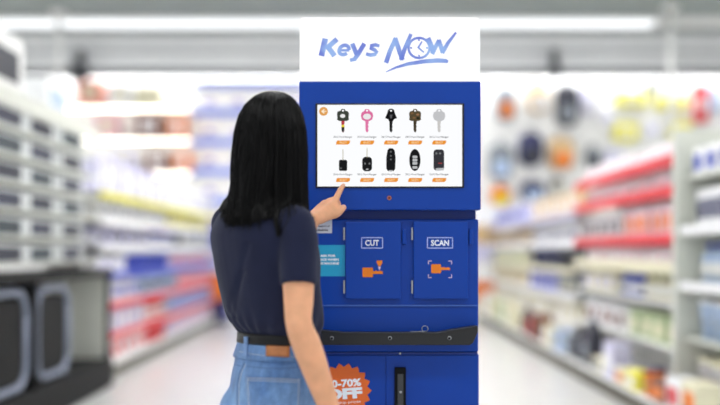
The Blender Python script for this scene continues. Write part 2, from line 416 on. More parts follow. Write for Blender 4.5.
R_row('c', .30, .20, 'cream', 'white', .44, 11.2, 18.7, .42, 'box', ('first', FR))
# low deck in front of the right shelving with loose goods
t = thing('low_display_deck', 'long low white deck along the right shelving with a dark foot strip', 'display deck', (XR-.0, 12.0, 0))
box('foot_strip', M_kick, t, -.215, -.06, -5.7, 6.7, 0, .12)
box('deck_top', M_white, t, -.225, -.045, -5.7, 6.7, .12, .155, .008)
def pouch(name, c, w, h, label, cat='bag', c2=None):
    t = thing(name, label, cat)
    bm = bmesh.new(); pr = [(.0, 0), (.42, .04), (.5, .35), (.44, .75), (.30, .95), (.1, 1)]
    n = 20
    rings = []
    for r, z in [(.34, 0)]+pr[1:]:
        rings.append([bm.verts.new((r*w*.6*math.copysign(abs(math.cos(a))**.7, math.cos(a)), r*w*math.copysign(abs(math.sin(a))**.7, math.sin(a))*1.6, z*h)) for a in [2*math.pi*k/n for k in range(n)]])
    for a, b in zip(rings, rings[1:]):
        for k in range(n): bm.faces.new((a[k], a[(k+1) % n], b[(k+1) % n], b[k]))
    bm.faces.new(rings[0][::-1]); bm.faces.new(rings[-1])
    link('bag_body', bm_mesh(bm), cm(c), t, smooth=True)
    tube('carry_handle', cm(c2 or 'dark'), t, [(0, -w*.25, h*.93), (0, -w*.2, h*1.1), (0, w*.2, h*1.1), (0, w*.25, h*.93)], .014, 8)
    box('front_pocket', cm(c2 or c), t, -w*.36, -w*.24, -w*.42, w*.42, h*.18, h*.5, .01)
    return t
D = [(6.7, 'cream', 'orange', .24, 'c'), (7.05, 'white', 'red', .22, 'c'), (7.4, 'brown', 'orange', .16, 'c'), (7.75, 'orange', 'navy', .20, 'k'), (8.15, 'yellow', 'white', .14, 'c'),
     (8.5, 'cream', 'orange', .12, 'c'), (8.9, 'lavender', 'white', .30, 'c'), (9.3, 'cream', 'grey', .13, 'c'), (9.8, 'dark', 'grey', .42, 'p'), (10.3, 'dark', 'dark', .26, 'p'), (10.8, 'grey', 'pale blue', .2, 'c'),
     (11.3, 'pale blue', 'grey', .22, 'c'), (11.9, 'cream', 'white', .24, 'c'), (12.5, 'brown', 'dark', .32, 'c'), (13.0, 'brown', 'red', .30, 'c'), (13.6, 'dark', 'brown', .34, 'p'),
     (14.3, 'cream', 'green', .30, 'c'), (15.2, 'cream', 'white', .34, 'c'), (16.1, 'green', 'cream', .3, 'c'), (17.0, 'cream', 'tan', .34, 'c'), (18.0, 'white', 'tan', .36, 'c')]
nearw = ['nearest the viewer', 'second along', 'third along', 'fourth along', 'fifth along', 'sixth along', 'seventh along', 'eighth along', 'ninth along', 'tenth along', 'eleventh along', 'twelfth along', 'thirteenth along',
         'fourteenth along', 'fifteenth along', 'sixteenth along', 'sixth from the far end', 'fourth from the far end', 'third from the far end', 'second from the far end', 'at the far end']
nearw[16] = 'fifth from the far end'
for (y, c, c2, h, k), w in zip(D, nearw):
    noun = {'k': 'paint tub', 'c': 'box', 'p': 'soft bag'}[k]
    lab = '%s %s standing on the low right deck, %s' % (c, noun, w)
    if k == 'k': t = bucket('paint_tub', .08, h, cm(c), cm(c2), lab, 'tub')
    elif k == 'c': t = carton('goods_box', .30, .165, h, cm(c), cm(c2), lab, 'box')
    else: t = pouch('soft_bag', c, .26, h, lab, 'bag', c2)
    t.location = (XR-.137, y, .1565)

# ---- back wall displays
def backpack(name, c, c2, w, h, label, cat='bag'):
    """hung on the back wall, front faces -Y"""
    t = thing(name, label, cat)
    bm = bmesh.new()
    prof = rrect(-w/2, w/2, -h/2, h/2, w*.42, 8)
    sh = []
    for y, s in ((0, .9), (-.05, 1), (-.14, .97), (-.22, .8), (-.25, .5)):
        sh.append([bm.verts.new((p[0]*s, y, p[1]*s)) for p in prof])
    n = len(prof)
    for a, b in zip(sh, sh[1:]):
        for k in range(n): bm.faces.new((a[k], a[(k+1) % n], b[(k+1) % n], b[k]))
    bm.faces.new(sh[0]); bm.faces.new(sh[-1])
    link('bag_body', bm_mesh(bm), cm(c), t, smooth=True)
    prism('front_pocket', cm(c2), t, rrect(-w*.3, w*.3, -h*.4, h*.02, w*.12), -.29, -.2)
    box('hook', M_steel, t, -.012, .012, -.10, .02, h*.52, h*.55)
    tube('hang_loop', cm('dark'), t, [(-.05, -.06, h*.48), (-.03, -.04, h*.58), (.03, -.04, h*.58), (.05, -.06, h*.48)], .012, 8)
    return t
YW = YB-.06
def board(name, m, x0, x1, z0, z1, label, cat='panel'):
    o = box(name, m, None, x0, x1, YW, YB-.004, z0, z1); return tag(o, label, cat)
t = bpy.data.objects.new('back_pegboard', None); COL.objects.link(t); t.location = (5.0, YB, 0); t['kind'] = 'structure'  # pegboard on the back wall, behind the hung bags and packs
for a, b in ((-3.2, -.9), (-.88, 1.4), (1.42, 3.7)): box('board_panel', M_white, t, a, b, -.06, -.004, .3, 4.5)
bags = [(505, 105, 'grey', 'orange', 20, 34), (537, 98, 'tan', 'white', 20, 32), (566, 106, 'dark', 'grey', 23, 42), (500, 162, 'grey', 'pale blue', 24, 36), (530, 150, 'navy', 'dark', 25, 34),
        (560, 154, 'tan', 'orange', 27, 34), (500, 196, 'orange', 'yellow', 20, 20), (532, 192, 'navy', 'pale blue', 26, 22), (592, 158, 'grey', 'dark', 16, 22), (588, 100, 'lavender', 'white', 16, 30), (556, 184, 'dark', 'cream', 14, 10)]
bn = ['grey bag with orange pocket hung top left on the back pegboard', 'tan bag hung second from left in the pegboard top row', 'black backpack, darkest and largest in the pegboard top row',
      'grey bag with pale blue pocket hung in the second pegboard row beside the kiosk', 'navy backpack with dark pocket hung below the tan bag', 'tan bag with orange pocket hung below the black backpack',
      'orange bag with yellow pocket low on the pegboard beside the kiosk', 'navy bag with pale blue pocket low on the pegboard', 'small grey bag hung right of the lower tan bag', 'pale lavender bag hung right of the black backpack',
      'small dark bag with cream pocket between the lower bags']
for (px, py, c, c2, w, h), l in zip(bags, bn):
    y = YW
    t = backpack('hanging_bag', c, c2, w*y/FPX, h*y/FPX, l); t.location = (X(px, y), y-.001, Z(py, y))
# yellow and red packs hung on the right part of the back wall
for px, py, c, w, h, l in ((630, 100, 'yellow', 32, 13, 'yellow pack hung in the top row right of the pale bags'), (624, 133, 'yellow', 24, 17, 'yellow pack hung below the top row, left'),
                         (670, 104, 'yellow', 30, 12, 'yellow pack hung behind the white ceiling rod'), (678, 130, 'yellow', 22, 14, 'lower yellow pack hung right of the ceiling rod'),
                         (652, 86, 'grey', 14, 8, 'grey pack hung between the top yellow packs'), (613, 158, 'lavender', 18, 14, 'lavender pack hung low on the right pegboard'),
                         (699, 105, 'red', 13, 36, 'tall red pack hung near the right edge'), (714, 100, 'pale blue', 14, 24, 'pale blue pack hung right of the tall red pack'),
                         (606, 118, 'white', 14, 20, 'white pack hung left of the top yellow pack'), (650, 130, 'white', 18, 24, 'white pack hung between the lower yellow packs')):
    y = YW
    t = thing('hanging_pack', l, 'pack', (X(px, y), y, Z(py, y)))
    a, b = w*y/FPX/2, h*y/FPX/2
    box('hook', M_steel, t, -.012, .012, -.10, .02, b*.9, b*1.15)
    prism('pack_body', cm(c), t, rrect(-a, a, -b, b, min(a, b)*.5), -.16, -.01, bev=.02)
    prism('printed_front', cm('white' if c != 'white' else 'lavender'), t, rrect(-a*.5, a*.5, -b*.4, b*.3, .03), -.175, -.155)
# white shelving with blue rails, centre left of the back wall
t = thing('stock_shelving', 'white wall shelving with blue price rails behind the shopper', 'shelving', (X(246, 19.4), 19.42, 0))
box('back_panel', M_white, t, -1.0, 1.1, .44, .56, 0, 4.45)
rz = [Z(p, 19.4) for p in (83, 111, 141, 170, 200, 232, 264, 290)]
for z in rz:
    box('shelf', M_white, t, -1.0, 1.1, 0, .44, z-.05, z-.02)
    box('price_rail', mat('rail_blue', (140, 158, 236), .5), t, -1.0, 1.1, -.03, 0, z-.10, z+.05)
for z in rz[:5]: box('shelf_light', M_added_glow, t, -.95, 1.05, .04, .10, z-.072, z-.051)  # glowing strips added to brighten the white back panel
for k, z in enumerate(rz[1:]):
    lab = 'violet round jar on the %s shelf of the blue railed wall shelving' % (['top', 'second', 'third', 'fourth', 'fifth', 'sixth', 'seventh'][k])
    for j in range(4):
        lb = 'violet round jar on the %s shelf of the blue railed shelving, %s' % (['top', 'second', 'third', 'fourth', 'fifth', 'sixth', 'seventh'][k], ['far left', 'centre left', 'centre right', 'far right'][j])
        o = bottle('jar', .11, .30, mat('violet_jar', (120, 96, 190), .5), M_white, lb, 'jar'); o.location = (X(208, 19.4)+j*.54, 19.60, z-.0185)
# bright goods on the back wall, left
t = thing('stock_shelving', 'white wall shelving with orange and brown stock at the back left', 'shelving', (X(130, 19.4), 19.42, 0))
box('back_panel', M_white, t, -1.25, 1.15, .44, .56, 0, 4.5)
for z in (.4, 1.0, 1.6, 2.2, 2.72, 3.35, 3.95): box('shelf', M_white, t, -1.25, 1.15, 0, .44, z-.04, z)
for z in (2.2, 2.72, 3.35, 3.95): box('shelf_light', M_added_glow, t, -1.2, 1.1, .04, .10, z-.062, z-.041)  # same added glow, brightening the back left stock
gd = [(92, 100, 'salmon', 26, 26), (150, 92, 'cream', 26, 20), (122, 100, 'white', 24, 22), (150, 128, 'brown', 24, 24), (178, 118, 'orange', 18, 22), (108, 134, 'pink', 22, 24), (184, 158, 'orange', 18, 18), (158, 164, 'brown', 24, 18), (124, 165, 'lavender', 24, 18)]
gn = ['salmon box at the top left of the back wall shelving', 'cream box on the top shelf of the back left wall shelving', 'white box on the top shelf between salmon and cream', 'brown box in the middle of the back left wall shelving',
      'orange box right of the brown box', 'pink box left of the brown box', 'lower orange box nearest the blue rails', 'lower brown box on the back left wall shelving', 'lavender box left of the lower brown box']
zs = [.4, 1.0, 1.6, 2.2, 2.72, 3.35, 3.95]
for (px, py, c, w, h), l in zip(gd, gn):
    y = 19.6; zc = Z(py, y); hh = h*y/FPX; zb = min([z for z in zs], key=lambda z: abs(z-(zc-hh/2)))
    t = thing('stock_box', l, 'box', (X(px, y), y, zb+.0015)); a = w*y/FPX/2
    hh = min(hh, .5)
    box('carton_body', cm(c), t, -a, a, -.15, .15, 0, hh, .01, 1); box('printed_panel', cm('white' if c in ('orange', 'brown') else 'cream'), t, -a*.5, a*.5, -.156, -.149, hh*.3, hh*.75)
# aisle-end stack left of shopper
for k, (c, c2) in enumerate((('navy', 'blue'), ('orange', 'navy'), ('lavender', 'blue'), ('blue', 'lavender'))):
    t = carton('stacked_carton', .5, .5, .42, cm(c), cm(c2), '%s carton, %s in the stack at the far end of the left aisle' % (c, ['lowest', 'second', 'third', 'topmost'][k]), 'carton')
    t.location = (X(213, 17.9), 17.9, k*.422+.001)
for k, c in enumerate(('cream', 'orange', 'white', 'lavender', 'tan', 'white')):
    t = carton('stacked_carton', .6, .5, .34, cm(c), cm('grey'), '%s carton, %s in the stack between kiosk and right shelving at the back' % (c, ['lowest', 'second', 'third', 'fourth', 'fifth', 'topmost'][k]), 'carton')
    t.location = (X(483, 19.2), 19.2, k*.342+.001)

# ================================================================ KIOSK
KY = 3.0
M_blue = mat('kiosk_blue', (0, 62, 162), .34, var=.03, vscale=3, spec=.3)
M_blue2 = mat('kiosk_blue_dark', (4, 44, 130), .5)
M_lit = mat('sign_lit', (255, 255, 255), emit=1.0)
M_lett = mat('white_vinyl', (245, 248, 255), .5)
M_oran = mat('orange_vinyl', (240, 130, 10), .45)
K = thing('key_cutting_kiosk', 'tall blue self-service key cutting kiosk with white lit header and touch screen', 'kiosk', (0, KY, 0))
def kx(px, y=0): return (px-360)*(KY+y)/FPX
def kz(py, y=0): return CAMZ+(250-py)*(KY+y)/FPX
# y values local to kiosk front (0 = front of the head)
hd = prism('header_sign', M_lit, K, rrect(kx(299.5), kx(480), kz(81), kz(17), .012), 0, .2)
# logo
def logo_mat(n, a, b):
    m = bpy.data.materials.new(n); m.use_nodes = True; nt = m.node_tree; bs = nt.nodes['Principled BSDF']
    tc = nt.nodes.new('ShaderNodeTexCoord'); no = nt.nodes.new('ShaderNodeTexNoise'); no.inputs['Scale'].default_value = 14
    r = nt.nodes.new('ShaderNodeValToRGB'); r.color_ramp.elements[0].position = .38; r.color_ramp.elements[1].position = .62
    r.color_ramp.elements[0].color = lin(a); r.color_ramp.elements[1].color = lin(b)
    nt.links.new(tc.outputs['Object'], no.inputs[0]); nt.links.new(no.outputs[0], r.inputs[0]); nt.links.new(r.outputs[0], bs.inputs['Emission Color'])
    bs.inputs['Emission Strength'].default_value = .85; bs.inputs['Base Color'].default_value = (.02, .02, .05, 1)
    return m
M_logo = logo_mat('logo_blue', (106, 124, 212), (150, 184, 238))
def brush(bm, pts, y=-.0003, th=.001):
    """polyline with widths -> polygon strip"""
    L, R = [], []
    n = len(pts)
    for i, (px, py, w) in enumerate(pts):
        a = pts[max(i-1, 0)]; b = pts[min(i+1, n-1)]
        dx, dy = b[0]-a[0], b[1]-a[1]; l = math.hypot(dx, dy) or 1
        nx, ny = -dy/l*(w*.5+.25), dx/l*(w*.5+.25)
        L.append((kx(px+nx), kz(py+ny))); R.append((kx(px-nx), kz(py-ny)))
    for i in range(n-1):
        q = [L[i], L[i+1], R[i+1], R[i]]
        add_prism(bm, q, y-th, y)
bm = bmesh.new()
brush(bm, [(325.4, 38.6, 5.2), (321.4, 56, 5.2)]); brush(bm, [(326, 49, 4.4), (337, 39.2, 4.6)]); brush(bm, [(328, 47, 4.6), (334.6, 56, 4.8)])
def arc(cx, cy, rx, ry, a0, a1, w, n=14):
    brush(bm, [(cx+rx*math.cos(math.radians(a0+(a1-a0)*i/n))-.22*ry*math.sin(math.radians(a0+(a1-a0)*i/n)), cy+ry*math.sin(math.radians(a0+(a1-a0)*i/n)), w) for i in range(n+1)])
arc(344, 50, 4.9, 4.7, 0, -318, 3.2); brush(bm, [(340.4, 50.4, 2.0), (349.4, 50.4, 2.0)])
brush(bm, [(352.2, 43.6, 4.0), (356.6, 54.4, 4.0)]); brush(bm, [(364.4, 43.6, 4.0), (358, 54.4, 4.0), (354.6, 59.2, 3.8), (350, 60.4, 2.8)])
brush(bm, [(379.4, 46, 2.6), (375.6, 44.9, 3.2), (371.2, 45.8, 3.4), (370.8, 48.2, 3.4), (374.6, 50, 3.4), (376.6, 52, 3.4), (375, 54.4, 3.4), (370.6, 55.2, 3.2), (366, 54, 2.8)])
link('logo_keys', bm_mesh(bm), M_logo, hd)
bm = bmesh.new()
brush(bm, [(386, 63, 4.2), (390, 51, 4), (396, 38, 4)])
brush(bm, [(395, 38, 4.2), (399, 50, 4.2), (402.5, 60, 4.2)])
brush(bm, [(401, 60, 4), (405, 48, 3.6), (411, 34, 3)])
n = 28
for i in range(n):
    a0, a1 = 2*math.pi*i/n, 2*math.pi*(i+1)/n
    def q(a, r): return (kx(419+r*1.04*math.cos(a)), kz(48+r*math.sin(a)))
    add_prism(bm, [q(a0, 11.3), q(a1, 11.3), q(a1, 8.9), q(a0, 8.9)], -.0013, -.0003)
for a in range(0, 360, 90):
    r = math.radians(a); brush(bm, [(419+7*math.cos(r), 48+7*math.sin(r), 1.2), (419+9*math.cos(r), 48+9*math.sin(r), 1.2)])
brush(bm, [(422, 41.5, 1), (418, 48.2, 1.4)]); brush(bm, [(418, 47.5, 1.2), (424, 52.5, 1)])
brush(bm, [(428, 38, 4.2), (431.5, 46, 4.2), (433, 53, 4)])
brush(bm, [(432, 54, 4), (436, 46, 3.6), (439, 40, 3.2)]); brush(bm, [(438.5, 40, 4), (441, 47, 4), (443, 53, 4)])
brush(bm, [(442, 53, 4), (448, 43, 3.2), (456, 32.5, 1.6)])
brush(bm, [(386, 72, .4), (396, 67.5, 1.8), (408, 64, 3), (424, 61.5, 3.6), (438, 60.5, 4), (446, 61, 3.6), (448, 62, 2)])
link('logo_now', bm_mesh(bm), M_logo, hd)
# head cabinet
head = box('head_cabinet', M_blue, K, kx(299), kx(481), 0, .36, kz(210), kz(81)-.0005, .004)
scr = box('touch_screen', mat('screen_bezel', (10, 12, 24), .25), K, kx(315.5), kx(464), -.004, .006, kz(188), kz(103.5), .001)
M_scr = mat('screen_white', (243, 244, 246), emit=1.0)
disp = box('display', M_scr, scr, kx(317.5), kx(462), -.0048, -.0035, kz(186.5), kz(105))
def em(n, c, s=.9): return mat('screen_'+n, c, emit=s)
YS = -.0049
def spr(name, m, pts, d=0): return prism(name, m, scr, [(kx(a), kz(b)) for a, b in pts], YS-.0004-d, YS-d+.0002)
def key_shape(cx, t, bow):
    # bow outline above blade, t = top y
    b = {'cut': [(-5.2, 3), (-3.6, 2.4), (-2.4, 2.2), (-1.6, .4), (1.6, .4), (2.4, 2.2), (3.6, 2.4), (5.2, 3), (6, 5), (5.6, 9.5), (6, 11), (4, 12.4), (-4, 12.4), (-6, 11), (-5.6, 9.5), (-6, 5)],
         'round': [(-5.4, 4), (-3, 2.6), (-1.8, .6), (1.8, .6), (3, 2.6), (5.4, 4), (6.2, 7.5), (5, 11), (2, 12.6), (-2, 12.6), (-5, 11), (-6.2, 7.5)],
         'flared': [(-3, 1.4), (-1.4, .2), (1.4, .2), (3, 1.4), (4, 5), (6, 9.6), (3, 10.6), (2, 12.6), (-2, 12.6), (-3, 10.6), (-6, 9.6), (-4, 5)]}[bow]
    head_ = [(cx+a, t+v) for a, v in b]
    blade = [(cx-1.7, t+12.2), (cx+1.7, t+12.2), (cx+1.5, t+15), (cx+1, t+16.2), (cx+1.6, t+18), (cx+1, t+20), (cx+1.5, t+22), (cx+.3, t+24), (cx-1.1, t+23), (cx-1.5, t+21)]
    return head_, blade
cols = [343, 367, 391, 415, 439]
kc = [((60, 66, 58), 'cut', (184, 60, 70)), ((222, 110, 160), 'round', (226, 120, 168)), ((14, 14, 16), 'flared', (14, 14, 16)), ((84, 72, 50), 'cut', (66, 56, 40)), ((196, 197, 200), 'round', (202, 200, 198))]
for i, (cx, (c, bow, c2)) in enumerate(zip(cols, kc)):
    h_, b_ = key_shape(cx, 108.8, bow)
    spr('key_picture', em('key_bow_%d' % i, c), h_); spr('key_picture_blade', em('key_blade_%d' % i, c2), b_)
    spr('key_hole', M_scr, ellipse(cx, 111, 1.1, .9, 10), .0006)
    if i == 0:
        spr('key_picture_patch', em('patch_white', (236, 236, 236)), ellipse(cx-.3, 116.2, 2.6, 2, 12), .0006)
        spr('key_picture_band', em('band_yellow', (230, 210, 60)), [(cx-1.6, 125), (cx+1.6, 125), (cx+1.4, 127.4), (cx-1.4, 127.4)], .0006)
        spr('key_picture_tip', em('tip_black', (20, 20, 22)), [(cx-1.5, 127.4), (cx+1.5, 127.4), (cx+1.2, 131), (cx+.2, 132.8), (cx-1.3, 131.2)], .0006)
    if i == 1: spr('key_picture_patch', em('patch_white', (236, 236, 236)), ellipse(cx, 116.8, 4, 3, 14), .0006)
    if i == 2: spr('key_picture_patch', em('grey_patch', (90, 90, 94)), [(cx-1.4, 115), (cx+1.4, 115), (cx+.8, 118.6), (cx-.8, 118.6)], .0006)
    if i == 3:
        for a, b, cc in ((-3, 113.5, (120, 90, 60)), (2.6, 114.8, (150, 110, 80)), (-1, 118, (120, 122, 96)), (3, 118.4, (30, 34, 24))):
            spr('key_picture_patch', em('camo_%d' % (cc[0]), cc), ellipse(cx+a, b, 1.7, 1.1, 8), .0006)
# second row: remotes
def remote(cx, pts, m): spr('remote_picture', m, pts)
mr = em('remote_black', (22, 23, 25)); mg = em('button_grey', (120, 122, 124)); ms = em('button_silver', (190, 192, 194)); mb = em('key_blade_thin', (176, 170, 140))
spr('key_picture_blade', mb, [(342.7, 149.5), (343.3, 149.5), (343.4, 160.5), (342.6, 160.5)])
remote(343, [(cx_, z_) for cx_, z_ in rrect(339, 347.2, 160, 171, 1.6)], mr); spr('remote_button', mg, ellipse(341, 168.4, .8, .8, 8), .0006)
spr('key_picture_blade', mb, [(366.7, 148), (367.3, 148), (367.4, 158), (366.6, 158)])
remote(367, rrect(362.2, 372, 157, 171.4, 3.6), mr)
for a, b in ((365, 163.8), (369.5, 163.8)): spr('remote_button', mg, ellipse(a, b, .9, 1.1, 8), .0006)
spr('remote_button', ms, ellipse(367.2, 169.4, 1.4, .7, 8), .0006)
remote(391, [(387.4, 150.6), (389, 148.4), (392.6, 148.4), (394.6, 150.6), (395.6, 158), (395.2, 169), (393.5, 171.2), (388, 171.2), (386.3, 169), (386.2, 158)], mr)
for b in (152, 156, 159.6): spr('remote_button', mg, ellipse(390.8, b, .8, .8, 8), .0006)
spr('remote_button', ms, [(388.6, 170.4), (393, 170.4), (392, 171.8), (389.6, 171.8)], .0006)
remote(415, ellipse(414.8, 160.2, 5.6, 11, 24), mr)
for b in (155.8, 159, 162.2, 166.3): spr('remote_button', ms, rrect(412.4, 417.2, b, b+2.6, .6, 2), .0006)
remote(439, rrect(433.4, 444, 149.6, 170.6, 3), em('remote_grey', (52, 52, 58)))
for a, b in ((436.2, 153.6), (440, 153.6)): spr('remote_button', mg, ellipse(a, b, 1.1, 1.1, 8), .0006)
spr('remote_button', em('button_red', (150, 60, 60)), rrect(438, 442, 162.8, 164, .3, 1), .0006)
spr('remote_button', ms, [(435.6, 168.4), (443.6, 168), (443.6, 170.4), (436, 171)], .0006)
M_cap = em('caption_grey', (40, 40, 46)); M_btn = em('button_orange', (236, 148, 50)); M_btx = em('button_text', (255, 226, 180))
for cx in cols:
    for cy in (137.3, 174.7):
        text_in('caption', '2015 Ford Ranger', M_cap, scr, kx(cx-9.6), kx(cx+9.6), kz(cy+1.2), kz(cy-1.1), YS, bold=.012, thick=.0003)
        by = cy+5.4
        spr('select_button', M_btn, [(cx-5.6, by-2), (cx+7.2, by-2), (cx+6.8, by+.6), (cx+5.2, by+2), (cx-7, by+2), (cx-6.6, by-.6)])
        text_in('select_text', 'SELECT', M_btx, scr, kx(cx-3.6), kx(cx+3.8), kz(by+.9), kz(by-.9), YS-.0006, bold=.02, thick=.0003)
spr('back_button', em('button_tan', (226, 160, 84)), ellipse(323.6, 111.6, 4.4, 4.4, 24))
spr('back_arrow', em('arrow_cream', (255, 240, 215)), [(321.2, 111.6), (324, 109.2), (324.8, 110), (323.4, 111.2), (326.4, 111.2), (326.4, 112), (323.4, 112), (324.8, 113.2), (324, 114)], .0006)
bm = bmesh.new()
for r0, r1, a, b in ((.0062, .0062, 0, -.004),): add_prism(bm, ellipse(kx(389.3), kz(198), .0062, .0062, 20), b, a)
sb = link('sensor_button', bm_mesh(bm), mat('copper', (190, 120, 96), .35, metal=.6), K); sb['label'] = 'copper ringed round sensor'
prism('sensor_lens', mat('lens_red', (110, 24, 28), .2), sb, ellipse(kx(389.3), kz(198), .0036, .0036, 16), -.0052, -.0035)
# neck recess + body
BY = .03
def bx(name, m, p, px0, px1, py0, py1, y0, y1, bev=0):
    return box(name, m, p, kx(px0, y0), kx(px1, y0), y0, y1, kz(py1, y0), kz(py0, y0), bev)
box('neck_recess', M_blue2, K, kx(302, BY), kx(476.5, BY), .05, .36, kz(222, .05), kz(210)+.0, 0)  # shade under the head put into the colour as a darker blue
box('body_cabinet', M_blue, K, kx(301, BY), kx(478.5, BY), BY, .46, kz(353, BY)+.002, kz(219, BY), .006, 3)
box('plinth', M_black, K, kx(303, BY), kx(476, BY), BY+.03, .44, 0, .08)
box('lower_cabinet', M_blue, K, kx(300.5, BY), kx(479, BY), BY, .46, .07, kz(354, BY), .005, 3)
bx('front_lip', mat('lip_light_blue', (60, 104, 190), .3), K, 301.5, 478, 305, 306.2, BY-.004, BY+.01)
bx('seam_strip', M_blue2, K, 302, 477.5, 352.4, 354.4, BY-.0005, BY+.02)
def door(px0, px1, title, tx0, tx1, isk):
    d = bx('access_door', M_blue, K, px0, px1, 221.5, 299, BY-.012, BY, .002)
    d['label'] = 'small blue door marked %s' % title
    for a, b in ((227.5, 240), (280.5, 293.5)):
        bx('hinge', M_steel, d, px0-2.2, px0-.6, a, b, BY-.010, BY, .0006)
    bx('latch_tab', M_blue, d, px1+1.2, px1+5.2, 229, 244.5, BY-.010, BY, .003)
    y = BY-.012
    sg = mat('sign_line', (180, 196, 250), .5)
    bm = bmesh.new()
    def seg(a0, a1, b0, b1): add_box(bm, kx(a0, y), kx(a1, y), y-.0008, y+.0002, kz(b1, y), kz(b0, y))
    seg(tx0, tx1, 237.2, 238.1); seg(tx0, tx1, 247.6, 248.5); seg(tx0, tx0+.9, 237.2, 248.5); seg(tx1-.9, tx1, 237.2, 248.5)
    link('sign_border', bm_mesh(bm), sg, d)
    text_in('sign_text', title, M_lett, d, kx(tx0+4.0, y), kx(tx1-4.0, y), kz(245.9, y), kz(239.9, y), y, bold=.028, thick=.0008)
    def poly(n, m, pts, dd=0): return prism(n, m, d, [(kx(a, y), kz(b, y)) for a, b in pts], y-.0008-dd, y-dd+.0002)
    if isk == 'cut':
        poly('key_icon', M_oran, rrect(362.4, 373, 267.6, 277.2, 1.2)); poly('key_icon_blade', M_oran, [(373, 271.2), (375, 271.2), (375.5, 270.4), (378, 271.2), (380, 270.6), (382.8, 271.4), (382.8, 274), (373, 274)])
        poly('cutter_icon', M_oran, [(376.8, 260.4), (382.2, 260.4), (382.4, 263), (381.2, 264.6), (380.6, 266), (378.4, 266), (377.8, 264.6), (376.6, 263)])
        poly('cutter_icon_tip', mat('pale_pink_vinyl', (220, 200, 226), .5), [(378.2, 266.6), (380.8, 266.6), (380.2, 269), (379.5, 270.4), (378.8, 269)])
    else:
        poly('key_icon', M_oran, rrect(431.2, 441, 264.2, 273.2, 1.2)); poly('key_icon_blade', M_oran, [(441, 267.4), (444, 267), (446, 267.8), (448, 267.2), (450, 267.8), (450, 270), (441, 270)])
        bm = bmesh.new()
        for cx_, cy_, sx, sy in ((428, 260.6, 1, 1), (452, 260.6, -1, 1), (428, 278, 1, -1), (452, 278, -1, -1)):
            for (a0, a1, b0, b1) in ((0, 3.6, 0, .8), (0, .8, 0, 3.6)):
                xs = sorted((cx_+sx*a0, cx_+sx*a1)); ys = sorted((cy_+sy*b0, cy_+sy*b1))
                add_box(bm, kx(xs[0], y), kx(xs[1], y), y-.0008, y+.0002, kz(ys[1], y), kz(ys[0], y))
        link('scan_brackets', bm_mesh(bm), mat('pale_pink_vinyl', (220, 200, 226), .5), d)
door(345.5, 401, 'CUT', 361.2, 383, 'cut')
door(413.5, 468, 'SCAN', 427, 453, 'scan')
# stickers
y = BY
s1 = bx('help_sticker', mat('cyan_vinyl', (28, 160, 206), .4), K, 304, 345, 245, 276.3, y-.0008, y+.0002)
s1['label'] = 'cyan sticker asking customers to ask for help'
for s, py, x0, x1 in (('PLEASE ASK FOR', 255.8, 308, 335.5), ('ASSISTANCE WHEN', 259.6, 306.5, 338.6), ('USING THIS MACHINE', 263.4, 306, 339)):
    text_in('sticker_text', s, M_lett, s1, kx(x0, y), kx(x1, y), kz(py+1.2, y), kz(py-1.2, y), y-.001, bold=.04, thick=.0005)
s2 = bx('notice_sticker', mat('grey_white_vinyl', (196, 202, 216), .5), K, 305, 332, 213, 233.2, y-.0008, y+.0002)
s2['label'] = 'pale notice sticker beside the pointing hand'
for s, py, x0, x1 in (('Proof of Approval', 226.3, 306.5, 329.5), ('available', 229.8, 311, 328)):
    text_in('sticker_text', s, mat('ink_dark', (40, 46, 70), .5), s2, kx(x0, y), kx(x1, y), kz(py+1.2, y), kz(py-1.1, y), y-.001, bold=.02, thick=.0005)
# starburst
pts = []
NT = 18
for i in range(NT*4):
    a = 2*math.pi*i/(NT*4)+.08
    r = 25.6+2.0*math.cos(a*NT)
    pts.append((kx(344+r*math.cos(a), y), kz(390.5+r*math.sin(a), y)))
sb = prism('discount_sticker', mat('orange_sticker', (236, 108, 34), .45), K, pts, y-.0038, y-.0028)
sb['label'] = 'orange starburst discount sticker'
rt = math.radians(4)
text_in('sticker_text', '50-70%', M_lett, sb, kx(326, y), kx(361, y), kz(387, y), kz(379.2, y), y-.0038, bold=.04, thick=.0005, rot=rt)
text_in('sticker_text', 'OFF', M_lett, sb, kx(324.5, y), kx(362.4, y), kz(399.2, y), kz(388, y), y-.0038, bold=.06, thick=.0005, rot=rt)
text_in('sticker_text', 'dealership prices', M_lett, sb, kx(325, y), kx(360.6, y), kz(404.4, y), kz(401, y), y-.0038, thick=.0005, rot=rt)
# tray
ty = -.03
tr = prism('tray', mat('tray_black', (26, 26, 28), .38), K, [(kx(a, ty), kz(b, ty)) for a, b in ((302, 328), (330, 331.6), (345, 333), (438, 333), (452, 330.2), (470, 327.4), (478, 326.4), (478, 332), (473, 343), (470, 345.2), (304, 345.2))], ty, BY+.0, bev=.002)
prism('tray_lip', mat('tray_edge', (52, 52, 56), .35), tr, [(kx(a, ty), kz(b, ty)) for a, b in ((303, 327.2), (330, 330.8), (345, 332.2), (438, 332.2), (452, 329.4), (470, 326.6), (477.5, 325.6), (477.5, 326.6), (470, 327.8), (452, 330.6), (438, 333.4), (345, 333.4), (330, 332), (303, 328.4))], ty-.003, ty+.012)
for px in (332, 390, 449.5):
    prism('bolt', M_steel, tr, ellipse(kx(px, ty), kz(338, ty), .0056, .0056, 16), ty-.0035, ty+.001)
    prism('bolt_core', M_black, tr, ellipse(kx(px-.2, ty), kz(338.3, ty), .0040, .0040, 12), ty-.0042, ty+.001)
